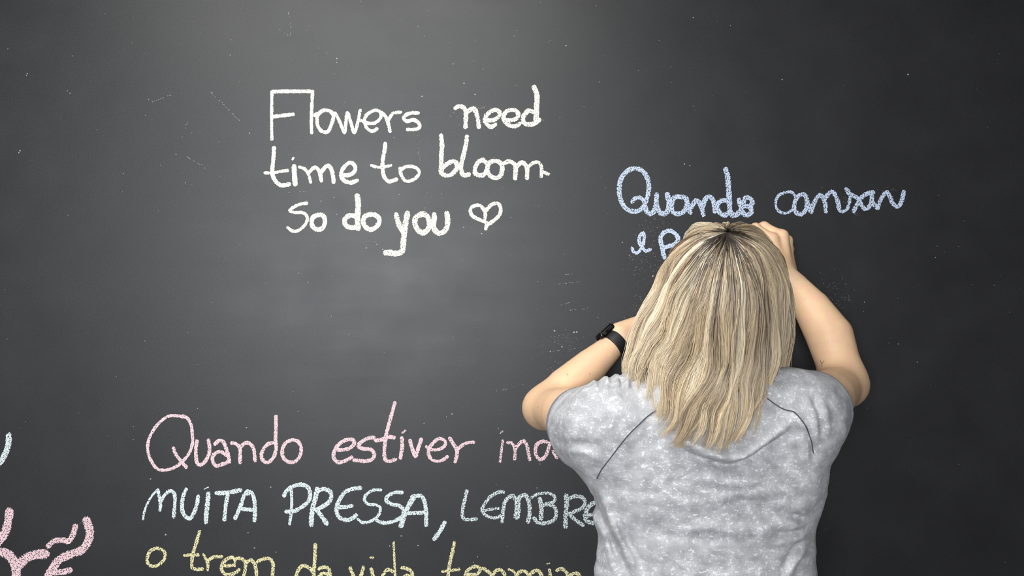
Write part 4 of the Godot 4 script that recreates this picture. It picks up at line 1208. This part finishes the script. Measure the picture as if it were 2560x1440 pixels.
	for i in nl:
		locks.append({
			"c": (i + 0.5 + r.randf_range(-0.3, 0.3)) / nl, "w": 0.5 / nl * r.randf_range(1.0, 2.4), "amp": r.randf_range(0.001, 0.004), "freq": r.randf_range(0.6, 1.8),
			"ph": r.randf() * TAU, "end": r.randf_range(0.95, 1.04), "up": r.randf_range(-0.009, 0.006), "tone": r.randf(), "conv": r.randf_range(0.0, 0.5), "flick": r.randfn(-0.004, 0.008),
		})
	var v := PackedVector3Array()
	var n := PackedVector3Array()
	var col := PackedColorArray()
	var idx := PackedInt32Array()
	var light := lin(240, 226, 200)
	var gold := lin(216, 190, 148)
	var beige := lin(202, 182, 156)
	var ash := lin(164, 144, 122)
	var brown := lin(92, 66, 44)
	var root := lin(46, 38, 33)
	var sway := noise(91, 1.0, 2)
	var puff := noise(92, 1.0, 2)
	var dye := noise(93, 1.0, 2)
	var total := 7000
	var seg := 20
	for k in total:
		var L = locks[r.randi() % nl]
		var s := clampf(r.randfn(0, 0.5), -1.15, 1.15)
		var deep := pow(r.randf(), 1.6)
		var t0 := r.randf() * 0.05 if r.randf() < 0.6 else pow(r.randf(), 1.5) * 0.4
		var t1: float = minf(1.0, L.end * r.randf_range(0.92, 1.0))
		var fly := r.randf() < 0.03
		# a few partings where shorter hair leaves gaps
		for gap in [0.30, 0.385, 0.52, 0.585, 0.66, 0.735, 0.80]:
			if absf(L.c - gap) < 0.008 and r.randf() < 0.8:
				t1 = minf(t1, 0.42 + r.randf() * 0.12)
		var rad := r.randf_range(0.00032, 0.00056)
		var mix := r.randf()
		var c0: Color
		var tone: float = clampf(0.60 + dye.get_noise_2d(L.c * 30.0 + s * 0.2, 3.0) * 0.8 + (L.tone - 0.5) * 0.4 + (mix - 0.5) * 0.65, 0, 1)
		if tone < 0.22: c0 = brown.lerp(ash, tone / 0.22)
		elif tone < 0.5: c0 = ash.lerp(beige, (tone - 0.22) / 0.28)
		elif tone < 0.75: c0 = beige.lerp(gold, (tone - 0.5) / 0.25)
		else: c0 = gold.lerp(light, (tone - 0.75) / 0.25)
		var c_tip := c0.lerp(gold.lerp(light, r.randf()), 0.45)
		var root_len := lerpf(0.06, 0.34, pow(r.randf(), 1.4)) * (1.6 if absf(L.c - 0.45) < 0.18 else 0.8)
		var wob := r.randf_range(-1, 1) * 0.002
		var wph := r.randf() * TAU
		var fa := Vector3(r.randfn(0, 1), r.randfn(0, 1), r.randfn(0, 1)) * 0.006 if fly else Vector3.ZERO
		var b0 := v.size()
		var prev := Vector3.ZERO
		for j in seg + 1:
			var f := float(j) / seg
			var t := lerpf(t0, t1, f)
			var conv: float = 1.0 - L.conv * smoothstep(0.45, 1.0, t)
			var a: float = clampf(L.c + L.w * s * conv * 1.25, 0, 1) * (GS - 1)
			var ai := mini(int(a), GS - 2)
			var af := a - ai
			var tt := t * (TS - 1)
			var ti := mini(int(tt), TS - 2)
			var tf := tt - ti
			var q := ai * TS + ti
			var p := gp[q].lerp(gp[q + 1], tf).lerp(gp[q + TS].lerp(gp[q + TS + 1], tf), af)
			var nn := gn[q].lerp(gn[q + 1], tf).lerp(gn[q + TS].lerp(gn[q + TS + 1], tf), af).normalized()
			var tan := (gp[q + 1] - gp[q]).normalized()
			var side := tan.cross(nn)
			var lift: float = (0.007 * (1.0 - s * s) + L.up) * smoothstep(0.08, 0.5, t) - deep * 0.012 * smoothstep(0.0, 0.3, t) - 0.004 * smoothstep(0.12, 0.0, f)
			var cs: float = clampf(L.c + L.w * s * 1.25, 0, 1)
			p += nn * (lift + 0.011 * puff.get_noise_2d(cs * 22.0, t * 2.2) * smoothstep(0.1, 0.5, t))
			p += side * 0.012 * sway.get_noise_2d(cs * 7.0, t * 2.8) * smoothstep(0.2, 0.7, t)
			p += side * (L.amp * sin(t * TAU * L.freq + L.ph) * smoothstep(0.15, 0.8, t) + L.flick * smoothstep(0.75, 1.0, t))
			p += side * wob * sin(t * 14.0 + wph) + nn * wob * 0.6 * cos(t * 11.0 + wph)
			p += fa * f * f
			if j == 0:
				prev = p - tan * 0.001
			var rr := rad * (1.0 - 0.75 * smoothstep(0.8, 1.0, f))
			var cc := c0.lerp(c_tip, smoothstep(0.35, 0.9, t))
			cc = root.lerp(cc, smoothstep(root_len * 0.35, root_len * 1.4, t))
			for e in 3:
				var ang := PI / 2 + TAU * e / 3.0
				var dir := nn * sin(ang) + side * cos(ang)
				v.append(p + dir * rr)
				n.append((dir + nn * 0.35).normalized())
				col.append(cc)
			prev = p
		for j in seg:
			for e in 3:
				var x := b0 + j * 3 + e
				var y := b0 + j * 3 + (e + 1) % 3
				idx.append_array([x, y, x + 3, y, y + 3, x + 3])
	part(arrays_mesh(v, n, idx, col), "strands", hm, under)


# ==================================================================== watch and chalk
func build_watch() -> void:
	var f := (WRIST_L - ELBOW_L).normalized()
	var c := ELBOW_L.lerp(WRIST_L, 0.925)
	var n := (Vector3(-0.62, 0.78, -0.12) - f * f.dot(Vector3(-0.62, 0.78, -0.12))).normalized()
	var b := f.cross(n).normalized()
	var o := base("wristwatch", c)
	tag(o, "black smart watch with rubber strap on the bent wrist", "watch")
	var rubber := mat(rgb(22, 22, 24), 0.55)
	var steel := mat(rgb(30, 30, 33), 0.25, 0.6)
	var glass := mat(rgb(6, 6, 8), 0.06)
	# strap: a flat band round the wrist
	var v := PackedVector3Array()
	var idx := PackedInt32Array()
	var rim := [[-0.0105, 0.0], [-0.0108, 0.0016], [-0.0085, 0.0030], [0.0085, 0.0030], [0.0108, 0.0016], [0.0105, 0.0]]
	var steps := 64
	for i in steps:
		var a := TAU * i / steps
		var out := n * cos(a) + b * sin(a)
		for k in rim:
			v.append(out * (0.0236 + k[1]) + f * k[0])
	var m := rim.size()
	for i in steps:
		for k in m:
			var a := i * m + k
			var d := i * m + (k + 1) % m
			var a2 := ((i + 1) % steps) * m + k
			var d2 := ((i + 1) % steps) * m + (k + 1) % m
			idx.append_array([a, d, a2, d, d2, a2])
	part(arrays_mesh(v, soft_normals(v, idx), idx), "strap", rubber, o)
	var fit := Basis(f, n, b)
	var case_o := part(rounded_slab(Vector2(0.019, 0.0165), 0.0095, 0.006), "case", steel, o)
	case_o.transform = Transform3D(fit, n * 0.0284)
	var sc := part(rounded_slab(Vector2(0.0172, 0.0148), 0.003, 0.006), "screen", glass, case_o)
	sc.position = Vector3(0, 0.0058, 0)
	var cy := CylinderMesh.new()
	cy.top_radius = 0.0032
	cy.bottom_radius = 0.0032
	cy.height = 0.003
	cy.radial_segments = 20
	var cr := part(cy, "crown", mat(rgb(84, 70, 66), 0.35, 0.8), case_o)
	cr.position = Vector3(-0.008, 0.0, 0.0172)
	cr.rotation_degrees.x = 90
	var bt := part(box_mesh(Vector3(0.010, 0.002, 0.0012)), "side_button", mat(rgb(70, 70, 74), 0.3, 0.7), case_o)
	bt.position = Vector3(0.008, 0.0, 0.0166)


# a slab with rounded corners and softened edges; half sizes x and z, thickness y
func rounded_slab(half: Vector2, thick: float, corner: float) -> ArrayMesh:
	var v := PackedVector3Array()
	var idx := PackedInt32Array()
	var loop := []
	for q in 4:
		var cx := (half.x - corner) * (1 if q == 0 or q == 3 else -1)
		var cz := (half.y - corner) * (1 if q < 2 else -1)
		for k in 6:
			var a := PI / 2 * (q + k / 5.0)
			loop.append([Vector2(cx, cz), Vector2(cos(a), sin(a)) * corner])
	var n := loop.size()
	var prof := [[0.72, -0.5], [0.93, -0.42], [1.0, -0.2], [1.0, 0.2], [0.93, 0.42], [0.72, 0.5]]
	for p in prof:
		for l in loop:
			var d: Vector2 = l[0] + l[1] * p[0]
			v.append(Vector3(d.x, p[1] * thick, d.y))
	for r in prof.size() - 1:
		for k in n:
			var a := r * n + k
			var b := r * n + (k + 1) % n
			idx.append_array([a, b, a + n, b, b + n, a + n])
	for side in 2:
		var s := v.size()
		var r := 0 if side == 0 else prof.size() - 1
		v.append(Vector3(0, prof[r][1] * thick, 0))
		for k in n:
			v.append(v[r * n + k])
		for k in n:
			var a := s + 1 + k
			var b := s + 1 + (k + 1) % n
			idx.append_array([s, b, a] if side == 0 else [s, a, b])
	return arrays_mesh(v, soft_normals(v, idx), idx)


func build_chalk_stick() -> void:
	var tip := at(1854, 610, 0.0015)
	var end := at(1880, 592, 0.056)
	var d := (end - tip).normalized()
	var o := base("chalk_stick", tip)
	tag(o, "short stick of pale blue chalk held in the writing hand", "chalk")
	var path := PackedVector3Array()
	for q in [0.0, 0.002, 0.02, 0.04, 0.058, 0.06]:
		path.append(d * q)
	var m := mat(rgb(224, 232, 246), 0.95)
	part(tube(path, 0.0044, 0.0050, 14), "stick", m, o)
